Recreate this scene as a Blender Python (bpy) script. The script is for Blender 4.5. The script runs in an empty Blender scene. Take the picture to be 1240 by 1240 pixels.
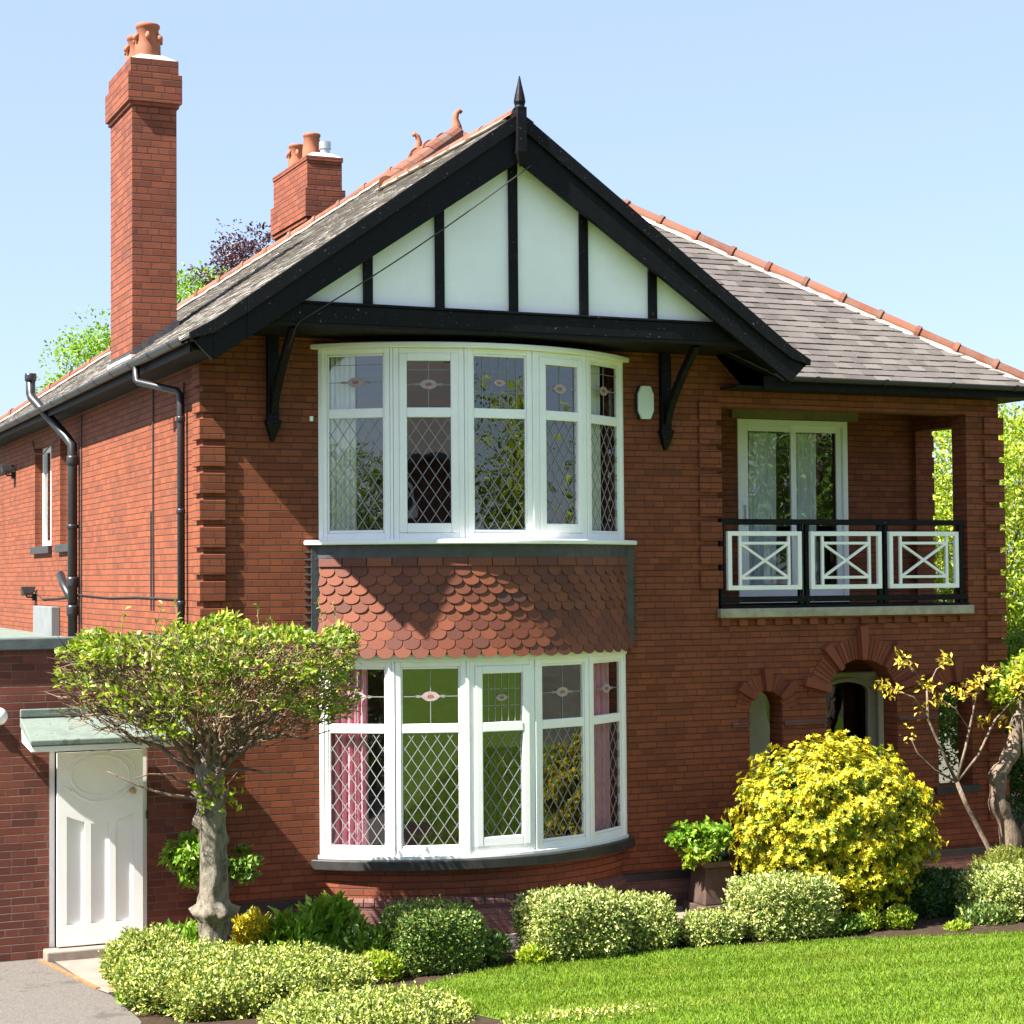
import bpy, bmesh, math, random
import numpy as np
from mathutils import Vector, Matrix

random.seed(7)
S = bpy.context.scene
COL = S.collection
PI = math.pi
R = math.radians

# ------------------------------------------------------------------ materials
def new_mat(name):
    m = bpy.data.materials.new(name); m.use_nodes = True
    nt = m.node_tree; nt.nodes.clear()
    out = nt.nodes.new('ShaderNodeOutputMaterial')
    return m, nt, out

def N(nt, t, **kw):
    n = nt.nodes.new(t)
    for k, v in kw.items():
        if k in ('op',): n.operation = v
        elif hasattr(n, k): setattr(n, k, v)
        else: n.inputs[k.replace('_', ' ')].default_value = v
    return n

def L(nt, a, b): nt.links.new(a, b)

def ramp(nt, stops, interp='LINEAR'):
    r = nt.nodes.new('ShaderNodeValToRGB'); cr = r.color_ramp; cr.interpolation = interp
    while len(cr.elements) < len(stops): cr.elements.new(0.5)
    for e, (p, c) in zip(cr.elements, stops):
        e.position = p; e.color = (*c, 1)
    return r

def noise(nt, scale, detail=4, rough=.55, vec=None, dims='3D'):
    n = nt.nodes.new('ShaderNodeTexNoise'); n.noise_dimensions = dims
    n.inputs['Scale'].default_value = scale; n.inputs['Detail'].default_value = detail
    n.inputs['Roughness'].default_value = rough
    if vec: L(nt, vec, n.inputs['Vector'])
    return n

def mixc(nt, fac, a, b, blend='MIX'):
    m = nt.nodes.new('ShaderNodeMix'); m.data_type = 'RGBA'; m.blend_type = blend
    for s, v in ((0, fac), (6, a), (7, b)):
        if hasattr(v, 'is_linked'): L(nt, v, m.inputs[s])
        else: m.inputs[s].default_value = v if s == 0 else (*v, 1)
    return m.outputs[2]

def mapr(nt, v, a, b, c=0., d=1.):
    m = nt.nodes.new('ShaderNodeMapRange'); L(nt, v, m.inputs[0])
    for i, x in zip((1, 2, 3, 4), (a, b, c, d)): m.inputs[i].default_value = x
    return m.outputs[0]

def math_(nt, op, a, b=None):
    m = nt.nodes.new('ShaderNodeMath'); m.operation = op
    for i, v in enumerate((a, b)):
        if v is None: continue
        if hasattr(v, 'is_linked'): L(nt, v, m.inputs[i])
        else: m.inputs[i].default_value = v
    return m.outputs[0]

def principled(nt, out, col=None, rough=.6, spec=.4, metal=0.):
    p = nt.nodes.new('ShaderNodeBsdfPrincipled')
    p.inputs['Roughness'].default_value = rough
    p.inputs['Specular IOR Level'].default_value = spec
    p.inputs['Metallic'].default_value = metal
    if col is not None:
        if hasattr(col, 'is_linked'): L(nt, col, p.inputs['Base Color'])
        else: p.inputs['Base Color'].default_value = (*col, 1)
    L(nt, p.outputs[0], out.inputs[0])
    return p

def bump(nt, p, h, strength=.5, dist=.01):
    b = nt.nodes.new('ShaderNodeBump'); b.inputs['Strength'].default_value = strength
    b.inputs['Distance'].default_value = dist
    L(nt, h, b.inputs['Height']); L(nt, b.outputs[0], p.inputs['Normal'])

def paint(name, col, rough=.5, var=.12, scale=3., bumpy=.1, spec=.4, dirt=None, metal=0.):
    """Painted or plain surface: a base colour with soft blotches and fine grain."""
    m, nt, out = new_mat(name)
    g = nt.nodes.new('ShaderNodeNewGeometry')
    n1 = noise(nt, scale, 5, .6, g.outputs['Position'])
    dark = tuple(c * (1 - var) for c in col); light = tuple(min(1, c * (1 + var)) for c in col)
    r = ramp(nt, [(.3, dark), (.7, light)]); L(nt, n1.outputs[0], r.inputs[0])
    c = r.outputs[0]
    if dirt:
        n2 = noise(nt, dirt[1], 6, .7, g.outputs['Position'])
        c = mixc(nt, mapr(nt, n2.outputs[0], dirt[2], dirt[2] + .06), c, dirt[0])
    p = principled(nt, out, c, rough, spec, metal)
    n3 = noise(nt, 60, 3, .6, g.outputs['Position'])
    bump(nt, p, n3.outputs[0], bumpy, .004)
    return m

def brick(name, c1, c2, mortar, row=.07, width=.232, msize=.005, soot=.35, bumpd=.006, perp=.5, dark=(.03, .018, .015)):
    m, nt, out = new_mat(name)
    g = nt.nodes.new('ShaderNodeNewGeometry')
    sp = nt.nodes.new('ShaderNodeSeparateXYZ'); L(nt, g.outputs['Position'], sp.inputs[0])
    sn = nt.nodes.new('ShaderNodeSeparateXYZ'); L(nt, g.outputs['True Normal'], sn.inputs[0])
    ax = math_(nt, 'ABSOLUTE', sn.outputs[0]); ay = math_(nt, 'ABSOLUTE', sn.outputs[1])
    az = math_(nt, 'ABSOLUTE', sn.outputs[2])
    isx = math_(nt, 'GREATER_THAN', ax, ay)
    mu = nt.nodes.new('ShaderNodeMix'); L(nt, isx, mu.inputs[0]); L(nt, sp.outputs[0], mu.inputs[2]); L(nt, sp.outputs[1], mu.inputs[3])
    isz = math_(nt, 'GREATER_THAN', az, .7)
    mv = nt.nodes.new('ShaderNodeMix'); L(nt, isz, mv.inputs[0]); L(nt, sp.outputs[2], mv.inputs[2]); L(nt, sp.outputs[1], mv.inputs[3])
    cb = nt.nodes.new('ShaderNodeCombineXYZ'); L(nt, mu.outputs[0], cb.inputs[0]); L(nt, mv.outputs[0], cb.inputs[1])
    # slight waviness of the courses
    wn = noise(nt, 2.5, 2, .5, g.outputs['Position'])
    wob = nt.nodes.new('ShaderNodeVectorMath'); wob.operation = 'SCALE'; wob.inputs[3].default_value = .012
    L(nt, wn.outputs[1], wob.inputs[0])
    va = nt.nodes.new('ShaderNodeVectorMath'); va.operation = 'ADD'
    L(nt, cb.outputs[0], va.inputs[0]); L(nt, wob.outputs[0], va.inputs[1])
    b = nt.nodes.new('ShaderNodeTexBrick')
    L(nt, va.outputs[0], b.inputs['Vector'])
    b.inputs['Scale'].default_value = 1; b.inputs['Brick Width'].default_value = width
    b.inputs['Row Height'].default_value = row; b.inputs['Mortar Size'].default_value = msize
    b.inputs['Mortar Smooth'].default_value = .25; b.inputs['Bias'].default_value = -.1
    b.inputs['Color1'].default_value = (0, 0, 0, 1); b.inputs['Color2'].default_value = (1, 1, 1, 1)
    b.inputs['Mortar'].default_value = (.5, .5, .5, 1)
    b.offset = .5; b.squash = .55; b.squash_frequency = 3
    sv = nt.nodes.new('ShaderNodeSeparateXYZ'); L(nt, va.outputs[0], sv.inputs[0])
    fr_ = math_(nt, 'FRACT', math_(nt, 'DIVIDE', sv.outputs[1], row))
    dj = math_(nt, 'MULTIPLY', math_(nt, 'MINIMUM', fr_, math_(nt, 'SUBTRACT', 1., fr_)), row)
    bedj = mapr(nt, dj, msize * .35, msize * .95, 1., 0.)
    joint = math_(nt, 'MAXIMUM', bedj, math_(nt, 'MULTIPLY', b.outputs['Fac'], perp))
    tone = ramp(nt, [(0, c1), (.8, c2), (.95, tuple(x * .75 for x in c2)), (1, tuple(x * .5 for x in c2))])
    L(nt, b.outputs[0], tone.inputs[0])
    c = tone.outputs[0]
    n1 = noise(nt, 1.1, 6, .65, g.outputs['Position'])
    c = mixc(nt, mapr(nt, n1.outputs[0], .45, .8, 0, soot), c, dark)
    n2 = noise(nt, 90, 3, .6, g.outputs['Position'])
    c = mixc(nt, mapr(nt, n2.outputs[0], .35, .75, 0, .35), c, tuple(x * .55 for x in c1))
    n4 = noise(nt, 7, 6, .75, g.outputs['Position'])      # pale efflorescence specks
    c = mixc(nt, mapr(nt, n4.outputs[0], .72, .8, 0, .45), c, (.42, .33, .28))
    n5 = noise(nt, 4, 5, .7, g.outputs['Position'])
    mcol = mixc(nt, mapr(nt, n5.outputs[0], .4, .65), mortar, tuple(min(1, x * 2.2) for x in mortar))
    c = mixc(nt, joint, c, mcol)
    p = principled(nt, out, c, .78, .3)
    inv = math_(nt, 'SUBTRACT', 1., joint)
    h = math_(nt, 'ADD', inv, math_(nt, 'MULTIPLY', n2.outputs[0], .35))
    bump(nt, p, h, .9, bumpd)
    return m

def island(name, stops, rough=.5, spec=.4, trans=0., spots=None, interp='LINEAR', bumps=None, stain=None, tint=None):
    """Colour picked at random for every loose piece (leaf, tile, blade) of the mesh."""
    m, nt, out = new_mat(name)
    g = nt.nodes.new('ShaderNodeNewGeometry')
    r = ramp(nt, stops, interp); L(nt, g.outputs['Random Per Island'], r.inputs[0])
    c = r.outputs[0]
    if stain:
        n0 = noise(nt, stain[1], 6, .65, g.outputs['Position'])
        c = mixc(nt, mapr(nt, n0.outputs[0], stain[2], stain[2] + .25, 0, stain[3]), c, stain[0])
    if spots:
        n1 = noise(nt, spots[1], 4, .6, g.outputs['Position'])
        c = mixc(nt, mapr(nt, n1.outputs[0], spots[2], spots[2] + .03), c, spots[0])
    p = principled(nt, out, c, rough, spec)
    if bumps:
        n2 = noise(nt, bumps[0], 4, .65, g.outputs['Position']); bump(nt, p, n2.outputs[0], .6, bumps[1])
    if trans:
        t = nt.nodes.new('ShaderNodeBsdfTranslucent')
        tc = mixc(nt, .5, c, tint or (.35, .5, .03), 'MIX'); L(nt, tc, t.inputs[0])
        mx = nt.nodes.new('ShaderNodeMixShader'); mx.inputs[0].default_value = trans
        L(nt, p.outputs[0], mx.inputs[1]); L(nt, t.outputs[0], mx.inputs[2]); L(nt, mx.outputs[0], out.inputs[0])
    return m

def glass(name, tint=(.92, .94, .93), f0=.125):
    m, nt, out = new_mat(name)
    t = nt.nodes.new('ShaderNodeBsdfTransparent'); t.inputs[0].default_value = (*tint, 1)
    gl = nt.nodes.new('ShaderNodeBsdfGlossy'); gl.inputs['Roughness'].default_value = .0
    gl.inputs[0].default_value = (.95, .97, 1, 1)
    g = nt.nodes.new('ShaderNodeNewGeometry')
    dt_ = nt.nodes.new('ShaderNodeVectorMath'); dt_.operation = 'DOT_PRODUCT'   # Schlick: the same from both sides of the pane
    L(nt, g.outputs['Normal'], dt_.inputs[0]); L(nt, g.outputs['Incoming'], dt_.inputs[1])
    n = noise(nt, 2.2, 2, .5, g.outputs['Position'])
    b = nt.nodes.new('ShaderNodeBump'); b.inputs['Strength'].default_value = .12; b.inputs['Distance'].default_value = .01
    L(nt, n.outputs[0], b.inputs['Height']); L(nt, b.outputs[0], gl.inputs['Normal'])
    s5 = math_(nt, 'POWER', math_(nt, 'SUBTRACT', 1., math_(nt, 'ABSOLUTE', dt_.outputs['Value'])), 5.)
    fac = math_(nt, 'ADD', math_(nt, 'MULTIPLY', s5, 1 - f0), f0)
    mx = nt.nodes.new('ShaderNodeMixShader'); L(nt, fac, mx.inputs[0])
    L(nt, t.outputs[0], mx.inputs[1]); L(nt, gl.outputs[0], mx.inputs[2]); L(nt, mx.outputs[0], out.inputs[0])
    return m

def bark(name, c1, c2, scale=9.):
    m, nt, out = new_mat(name)
    g = nt.nodes.new('ShaderNodeNewGeometry')
    mp = nt.nodes.new('ShaderNodeMapping'); mp.inputs['Scale'].default_value = (1, 1, .45)
    L(nt, g.outputs['Position'], mp.inputs[0])
    n1 = noise(nt, scale, 7, .7, mp.outputs[0])
    r = ramp(nt, [(.32, c1), (.52, c2), (.75, tuple(min(1, x * 1.5) for x in c2))]); L(nt, n1.outputs[0], r.inputs[0])
    p = principled(nt, out, r.outputs[0], .85, .2)
    n2 = noise(nt, scale * 4, 5, .7, mp.outputs[0])
    bump(nt, p, math_(nt, 'ADD', n1.outputs[0], math_(nt, 'MULTIPLY', n2.outputs[0], .5)), .9, .02)
    return m

M = {}
M['brick'] = brick('red_pressed_brick', (.245, .066, .026), (.180, .046, .019), (.030, .017, .013), msize=.0068)
M['brick_annex'] = brick('annex_brick', (.19, .056, .034), (.115, .034, .024), (.105, .075, .06), row=.075, msize=.0065, soot=.45)
M['brick_stack'] = brick('chimney_brick', (.25, .070, .033), (.17, .046, .023), (.03, .017, .014), msize=.009, row=.08, width=.235, soot=.55)
M['brick_plinth'] = brick('plinth_brick', (.19, .085, .07), (.14, .058, .05), (.05, .035, .03), soot=.45)
M['voussoir'] = island('gauged_arch_brick', [(0, (.15, .040, .021)), (.5, (.19, .050, .025)), (1, (.23, .065, .033))], .75, .3, bumps=(60, .004))
M['black'] = paint('black_gloss_timber', (.0045, .0046, .0055), .55, .3, 8, .3, .16, dirt=((.32, .31, .30), 38, .645))
M['black_plain'] = paint('black_band_paint', (.022, .021, .021), .5, .3, 5, .3, .4)
M['soffit'] = paint('dark_soffit_board', (.010, .009, .008), .7, .3, 6, .2, .2)
M['gutter'] = paint('black_plastic_gutter', (.018, .018, .020), .38, .2, 6, .1, .5)
M['white'] = paint('white_upvc', (.88, .88, .88), .32, .03, 4, .02, .5)
M['white_paint'] = paint('white_door_paint', (.86, .85, .83), .38, .04, 3, .06, .5)
M['white_rail'] = paint('white_railing_paint', (.88, .88, .88), .4, .04, 6, .05, .5)
M['render'] = paint('white_gable_render', (.90, .90, .91), .8, .05, 1.6, .35, .2)
M['cream'] = paint('cream_porch_timber', (.62, .58, .48), .45, .06, 5, .06, .4)
M['lead'] = paint('lead_flashing', (.045, .048, .055), .5, .3, 9, .4, .5)
M['leadcame'] = paint('lead_came', (.24, .24, .25), .45, .15, 20, .1, .5)
M['concrete'] = paint('weathered_concrete', (.34, .31, .24), .85, .25, 7, .5, .2)
M['lintel'] = paint('weathered_lintel', (.20, .17, .09), .85, .2, 7, .5, .2)
M['mortar'] = paint('pale_mortar', (.52, .45, .37), .9, .25, 14, .6, .2)
M['sillblack'] = paint('black_stone_sill', (.030, .029, .028), .45, .3, 9, .3, .4)
M['terracotta'] = island('terracotta_ridge', [(0, (.13, .045, .028)), (.5, (.18, .064, .038)), (1, (.24, .092, .058))], .8, .2,
                         bumps=(30, .005), stain=((.16, .12, .095), 4, .42, .65))
M['pot'] = paint('chimney_pot_clay', (.28, .105, .058), .75, .15, 6, .3, .3)
M['steel'] = paint('galvanised_flue', (.45, .47, .48), .35, .1, 9, .1, .5, metal=.7)
M['tile'] = island('roof_slate', [(0, (.070, .060, .056)), (.4, (.098, .084, .078)), (.8, (.118, .102, .094)), (1, (.145, .127, .117))], .8, .3,
                   spots=((.48, .47, .42), 6.5, .745), bumps=(45, .006), stain=((.15, .135, .12), 1.2, .45, .5))
M['tile_lit_lichen'] = island('lit_lichened_slate', [(0, (.15, .135, .12)), (.4, (.21, .19, .17)), (.8, (.25, .23, .20)), (1, (.30, .275, .24))], .9, .2,
                   spots=((.50, .48, .42), 9, .66), bumps=(45, .006), stain=((.12, .11, .10), 5, .5, .6))  # left slope: grazing light put into a paler slate colour, plus lichen specks
M['scale'] = island('fish_scale_tile', [(0, (.10, .030, .019)), (.25, (.14, .040, .021)), (.8, (.20, .060, .028)), (.93, (.13, .040, .024)), (1, (.075, .032, .028))], .62, .35,
                    bumps=(50, .003), stain=((.12, .05, .04), 2.5, .5, .4))
M['glass'] = glass('window_glass')
M['glass_dark'] = glass('porch_glass', (.3, .3, .3), .06)
M['curtain_pink'] = paint('pink_curtain', (.72, .34, .42), .9, .12, 5, .3, .1)
M['curtain_cream'] = paint('cream_curtain', (.80, .79, .72), .9, .08, 5, .3, .1)
M['net'] = paint('pale_net_curtain', (.72, .76, .78), .9, .1, 7, .3, .1)
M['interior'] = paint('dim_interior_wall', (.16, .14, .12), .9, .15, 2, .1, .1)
M['stain_glass'] = paint('stained_glass_petal', (.36, .28, .29), .3, .2, 20, .1, .5)
M['stain_core'] = paint('stained_glass_core', (.26, .10, .08), .3, .2, 20, .1, .5)
M['felt'] = paint('green_grey_roof_felt', (.15, .185, .16), .9, .2, 5, .5, .2, dirt=((.10, .12, .10), 5, .55))
M['felt_edge'] = paint('grey_roof_kerb', (.085, .10, .10), .8, .25, 5, .5, .2)
M['brass'] = paint('brass_knob', (.45, .32, .12), .3, .1, 9, .1, .5, metal=.9)
M['stone_step'] = paint('stone_step', (.24, .20, .17), .9, .2, 8, .5, .2)
M['grey_box'] = paint('grey_panel', (.17, .18, .185), .6, .1, 5, .2, .3)
M['alarm'] = paint('alarm_cover', (.60, .66, .60), .4, .03, 5, .05, .4)
M['globe'] = paint('opal_globe', (.78, .78, .75), .2, .03, 5, .03, .5)
M['wire'] = paint('dark_cable', (.03, .03, .032), .5, .2, 9, .1, .4)
M['planter'] = paint('brown_stoneware', (.075, .048, .038), .6, .3, 6, .4, .4)
M['green_pot'] = paint('dark_green_glaze', (.012, .06, .055), .2, .2, 8, .1, .6)
M['tarmac'] = paint('worn_tarmac', (.125, .112, .102), .92, .3, 55, 1., .2, dirt=((.085, .078, .07), 2.2, .56))
M['paving'] = paint('pale_paving', (.26, .195, .165), .9, .16, 4, .6, .2, dirt=((.20, .15, .12), 3, .6))
M['soil'] = paint('bed_soil', (.045, .030, .020), .95, .4, 18, 1., .1)
M['rust'] = paint('rusty_drain', (.30, .13, .06), .8, .3, 12, .5, .3)
M['turf'] = paint('lawn_turf', (.105, .175, .02), .95, .25, 9, .6, .1)
M['meadow'] = paint('far_grass', (.10, .097, .075), .95, .25, .8, .6, .1)
M['road'] = paint('asphalt_road', (.055, .054, .052), .9, .2, 3, .6, .25)
M['grass'] = island('grass_blades', [(0, (.095, .185, .010)), (.5, (.155, .265, .013)), (.85, (.22, .32, .02)), (1, (.31, .35, .06))], .5, .35, trans=.35, tint=(.30, .50, .02), stain=((.24, .27, .03), 1.1, .45, .55))
M['bark_grey'] = bark('grey_bark', (.035, .028, .02), (.20, .175, .135), 13.)
M['bark_brown'] = bark('brown_bark', (.05, .034, .025), (.20, .145, .105))
M['twig'] = island('dry_twigs', [(0, (.05, .03, .018)), (.6, (.13, .085, .05)), (1, (.28, .20, .13))], .8, .2)
M['stem'] = paint('pale_stem', (.25, .17, .12), .8, .2, 12, .4, .2)
def leafmat(name, stops, trans=.3, tint=None, interp='LINEAR'): M[name] = island(name, stops, .42, .4, trans=trans, tint=tint, interp=interp, stain=((.14, .22, .03), 5, .5, .6) if 'varieg' in name else None)
leafmat('leaf_crown', [(0, (.06, .15, .012)), (.35, (.16, .26, .018)), (.7, (.34, .39, .035)), (.9, (.50, .46, .06)), (1, (.50, .38, .24))], .3)
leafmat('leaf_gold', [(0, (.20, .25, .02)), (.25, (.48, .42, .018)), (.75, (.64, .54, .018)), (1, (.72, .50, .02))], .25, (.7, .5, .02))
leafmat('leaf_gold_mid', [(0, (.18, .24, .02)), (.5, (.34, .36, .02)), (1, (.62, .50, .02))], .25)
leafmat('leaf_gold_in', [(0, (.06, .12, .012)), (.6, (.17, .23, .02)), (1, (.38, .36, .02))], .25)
leafmat('leaf_varieg', [(0, (.055, .11, .014)), (.40, (.15, .23, .025)), (.55, (.40, .45, .07)), (.8, (.60, .60, .14)), (1, (.74, .70, .28))], .25, (.5, .55, .15))
leafmat('leaf_varieg_pale', [(0, (.06, .12, .02)), (.38, (.17, .25, .04)), (.54, (.48, .51, .13)), (.8, (.66, .65, .22)), (1, (.78, .74, .38))], .25, (.5, .55, .2))
leafmat('leaf_box', [(0, (.035, .085, .016)), (.6, (.09, .17, .035)), (.85, (.22, .30, .06)), (1, (.42, .42, .15))], .25)
leafmat('leaf_dark', [(0, (.018, .050, .014)), (.7, (.045, .105, .025)), (1, (.09, .17, .04))], .2)
leafmat('leaf_fresh', [(0, (.08, .21, .015)), (.6, (.17, .34, .025)), (1, (.33, .44, .05))], .35)
leafmat('leaf_lime', [(0, (.10, .21, .012)), (.4, (.23, .35, .02)), (.8, (.40, .47, .035)), (1, (.55, .55, .07))], .4, (.5, .55, .03))
leafmat('leaf_green', [(0, (.05, .12, .015)), (.6, (.11, .22, .025)), (1, (.22, .32, .04))], .3)
leafmat('leaf_purple', [(0, (.020, .012, .020)), (.6, (.05, .022, .030)), (1, (.10, .045, .04))], .2, (.2, .05, .05))
leafmat('leaf_amber', [(0, (.42, .40, .03)), (.6, (.66, .52, .05)), (1, (.66, .36, .10))], .3, (.6, .45, .04))
leafmat('leaf_olive', [(0, (.10, .13, .02)), (.6, (.20, .22, .03)), (1, (.34, .33, .05))], .3)

# ------------------------------------------------------------------ mesh helpers
class MB:
    def __init__(s): s.v = []; s.f = []
    def add(s, vs, fs):
        o = len(s.v); s.v += [tuple(v) for v in vs]; s.f += [tuple(i + o for i in f) for f in fs]
        return s
    def box(s, x0, x1, y0, y1, z0, z1):
        vs = [(x, y, z) for z in (z0, z1) for y in (y0, y1) for x in (x0, x1)]
        return s.add(vs, [(0, 2, 3, 1), (4, 5, 7, 6), (0, 1, 5, 4), (2, 6, 7, 3), (0, 4, 6, 2), (1, 3, 7, 5)])
    def hull8(s, lo, hi):
        """lo, hi: four points each, same order."""
        return s.add(list(lo) + list(hi), [(3, 2, 1, 0), (4, 5, 6, 7)] + [(i, (i + 1) % 4, 4 + (i + 1) % 4, 4 + i) for i in range(4)])
    def prism(s, pts, axis, a, b):
        """polygon in the plane across `axis`, swept from a to b. axis y: (x,z); axis x: (y,z); axis z: (x,y)"""
        def P(p, t): return (p[0], t, p[1]) if axis == 'y' else (t, p[0], p[1]) if axis == 'x' else (p[0], p[1], t)
        n = len(pts)
        return s.add([P(p, a) for p in pts] + [P(p, b) for p in pts],
                     [tuple(range(n))[::-1], tuple(range(n, 2 * n))] + [(i, (i + 1) % n, n + (i + 1) % n, n + i) for i in range(n)])
    def bar(s, a, b, w, h, up=(0, 0, 1)):
        a, b, up = Vector(a), Vector(b), Vector(up); d = (b - a).normalized()
        x = d.cross(up).normalized() * w / 2; y = x.cross(d).normalized() * h / 2
        return s.hull8([a - x - y, a + x - y, a + x + y, a - x + y], [b - x - y, b + x - y, b + x + y, b - x + y])
    def tube(s, pts, r, n=8, cap=True):
        pts = [Vector(p) for p in pts]; k = len(pts)
        rs = r if isinstance(r, (list, tuple)) else [r] * k
        o = len(s.v); prev = None
        for i, p in enumerate(pts):
            d = (pts[min(i + 1, k - 1)] - pts[max(i - 1, 0)]).normalized()
            if prev is None:
                x = d.orthogonal().normalized()
            else:
                x = (prev - d * prev.dot(d)).normalized()
            prev = x; y = d.cross(x)
            for j in range(n):
                a = 2 * PI * j / n; s.v.append(tuple(p + (x * math.cos(a) + y * math.sin(a)) * rs[i]))
        for i in range(k - 1):
            for j in range(n):
                s.f.append((o + i * n + j, o + i * n + (j + 1) % n, o + (i + 1) * n + (j + 1) % n, o + (i + 1) * n + j))
        if cap:
            s.f.append(tuple(o + j for j in range(n))[::-1]); s.f.append(tuple(o + (k - 1) * n + j for j in range(n)))
        return s
    def lathe(s, prof, c=(0, 0, 0), n=24, sx=1, sy=1):
        o = len(s.v)
        for r, z in prof:
            for j in range(n):
                a = 2 * PI * j / n; s.v.append((c[0] + r * sx * math.cos(a), c[1] + r * sy * math.sin(a), c[2] + z))
        for i in range(len(prof) - 1):
            for j in range(n):
                s.f.append((o + i * n + j, o + i * n + (j + 1) % n, o + (i + 1) * n + (j + 1) % n, o + (i + 1) * n + j))
        s.f.append(tuple(o + j for j in range(n))[::-1]); s.f.append(tuple(o + (len(prof) - 1) * n + j for j in range(n)))
        return s
    def build(s, name, mat, parent=None, bevel=0., smooth=False, label=None):
        me = bpy.data.meshes.new(name); me.from_pydata(s.v, [], s.f); me.update()
        me.materials.append(M[mat] if isinstance(mat, str) else mat)
        if smooth: me.polygons.foreach_set('use_smooth', [True] * len(me.polygons))
        ob = bpy.data.objects.new(name, me); COL.objects.link(ob)
        if parent: ob.parent = parent
        if label: ob['label'] = label
        if bevel:
            b = ob.modifiers.new('bevel', 'BEVEL'); b.width = bevel; b.segments = 2; b.limit_method = 'ANGLE'; b.angle_limit = R(40)
            b.use_clamp_overlap = True
        return ob

def flat(name, outer, holes, axis, a, b, mat, parent=None, label=None):
    """A plate cut from a 2D outline with holes, thickness a..b along axis (y or x)."""
    cu = bpy.data.curves.new('outline', 'CURVE'); cu.dimensions = '2D'; cu.fill_mode = 'BOTH'; cu.extrude = abs(b - a) / 2
    for pts in [outer] + list(holes):
        sp = cu.splines.new('POLY'); sp.points.add(len(pts) - 1)
        for q, p in zip(sp.points, pts): q.co = (p[0], p[1], 0, 1)
        sp.use_cyclic_u = True
    tmp = bpy.data.objects.new('outline', cu); COL.objects.link(tmp)
    dg = bpy.context.evaluated_depsgraph_get()
    me = bpy.data.meshes.new_from_object(tmp.evaluated_get(dg))
    bpy.data.objects.remove(tmp); bpy.data.curves.remove(cu)
    mid = (a + b) / 2
    for v in me.vertices:
        u, w, t = v.co
        v.co = (u, mid - t, w) if axis == 'y' else (mid + t, u, w)
    me.materials.clear(); me.materials.append(M[mat]); me.name = name
    bm = bmesh.new(); bm.from_mesh(me); bmesh.ops.remove_doubles(bm, verts=bm.verts, dist=1e-5)
    bmesh.ops.recalc_face_normals(bm, faces=bm.faces); bm.to_mesh(me); bm.free()
    for p in me.polygons: p.use_smooth = False
    ob = bpy.data.objects.new(name, me); COL.objects.link(ob)
    if parent: ob.parent = parent
    if label: ob['label'] = label
    return ob

def rect(x0, x1, z0, z1): return [(x0, z0), (x1, z0), (x1, z1), (x0, z1)]
def archpts(cx, zs, r, z0, n=20):
    return [(cx - r, z0), (cx + r, z0)] + [(cx + r * math.cos(PI * i / n), zs + r * math.sin(PI * i / n)) for i in range(n + 1)]

def empty(name, loc=(0, 0, 0), label=None, cat=None, group=None):
    o = bpy.data.objects.new(name, None); COL.objects.link(o); o.location = loc; o.empty_display_size = .2
    if label: tag(o, label, cat, group)
    return o
def tag(o, label, cat, group=None):
    o['label'] = label; o['category'] = cat
    if group: o['group'] = group
    return o
def kind(o, k): o['kind'] = k; return o
def part_empty(name, parent, label=None):
    o = empty(name); o.parent = parent
    if label: o['label'] = label
    return o

# ------------------------------------------------------------------ camera, sun, sky
CAM = Vector((-4.78, -18.7616, 3.65))
fw = Vector((.398522, .916538, .033747)); rt = Vector((.917137, -.398494, -.007849)); up = Vector((-.006254, -.034079, .9994))
cam = bpy.data.cameras.new('camera'); co = bpy.data.objects.new('camera', cam); COL.objects.link(co)
co.matrix_world = Matrix(((rt.x, up.x, -fw.x, CAM.x), (rt.y, up.y, -fw.y, CAM.y), (rt.z, up.z, -fw.z, CAM.z), (0, 0, 0, 1)))
cam.sensor_width = 36; cam.lens = 67.06; cam.clip_end = 4000; cam.clip_start = .1
S.camera = co

sun_to = Vector((-1, -.165, 1.155)).normalized()
sl = bpy.data.lights.new('sun', 'SUN'); sl.energy = 4.6; sl.angle = R(.5); sl.color = (1, .95, .86)
so = bpy.data.objects.new('sun', sl); COL.objects.link(so)
so.rotation_euler = (-sun_to).to_track_quat('-Z', 'Y').to_euler()
w = bpy.data.worlds.new('World'); S.world = w; w.use_nodes = True
wn = w.node_tree; bg = wn.nodes['Background']
sky = wn.nodes.new('ShaderNodeTexSky'); sky.sky_type = 'NISHITA'; sky.sun_disc = False
sky.sun_elevation = math.asin(sun_to.z); sky.sun_rotation = math.atan2(sun_to.x, sun_to.y)
sky.air_density = 1.0; sky.dust_density = 1.0; sky.ozone_density = 3.5
pale = wn.nodes.new('ShaderNodeMix'); pale.data_type = 'RGBA'; pale.inputs[0].default_value = .62   # thin summer haze: a paler, more even blue
pale.inputs[7].default_value = (2.45, 2.98, 4.05, 1)
wn.links.new(sky.outputs[0], pale.inputs[6]); wn.links.new(pale.outputs[2], bg.inputs[0]); bg.inputs[1].default_value = .065
S.view_settings.view_transform = 'Standard'; S.view_settings.look = 'None'
S.view_settings.exposure = 2.02; S.view_settings.gamma = 1
S.render.engine = 'CYCLES'; S.cycles.use_denoising = True
S.cycles.max_bounces = 8; S.cycles.transparent_max_bounces = 16; S.cycles.caustics_reflective = False

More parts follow.
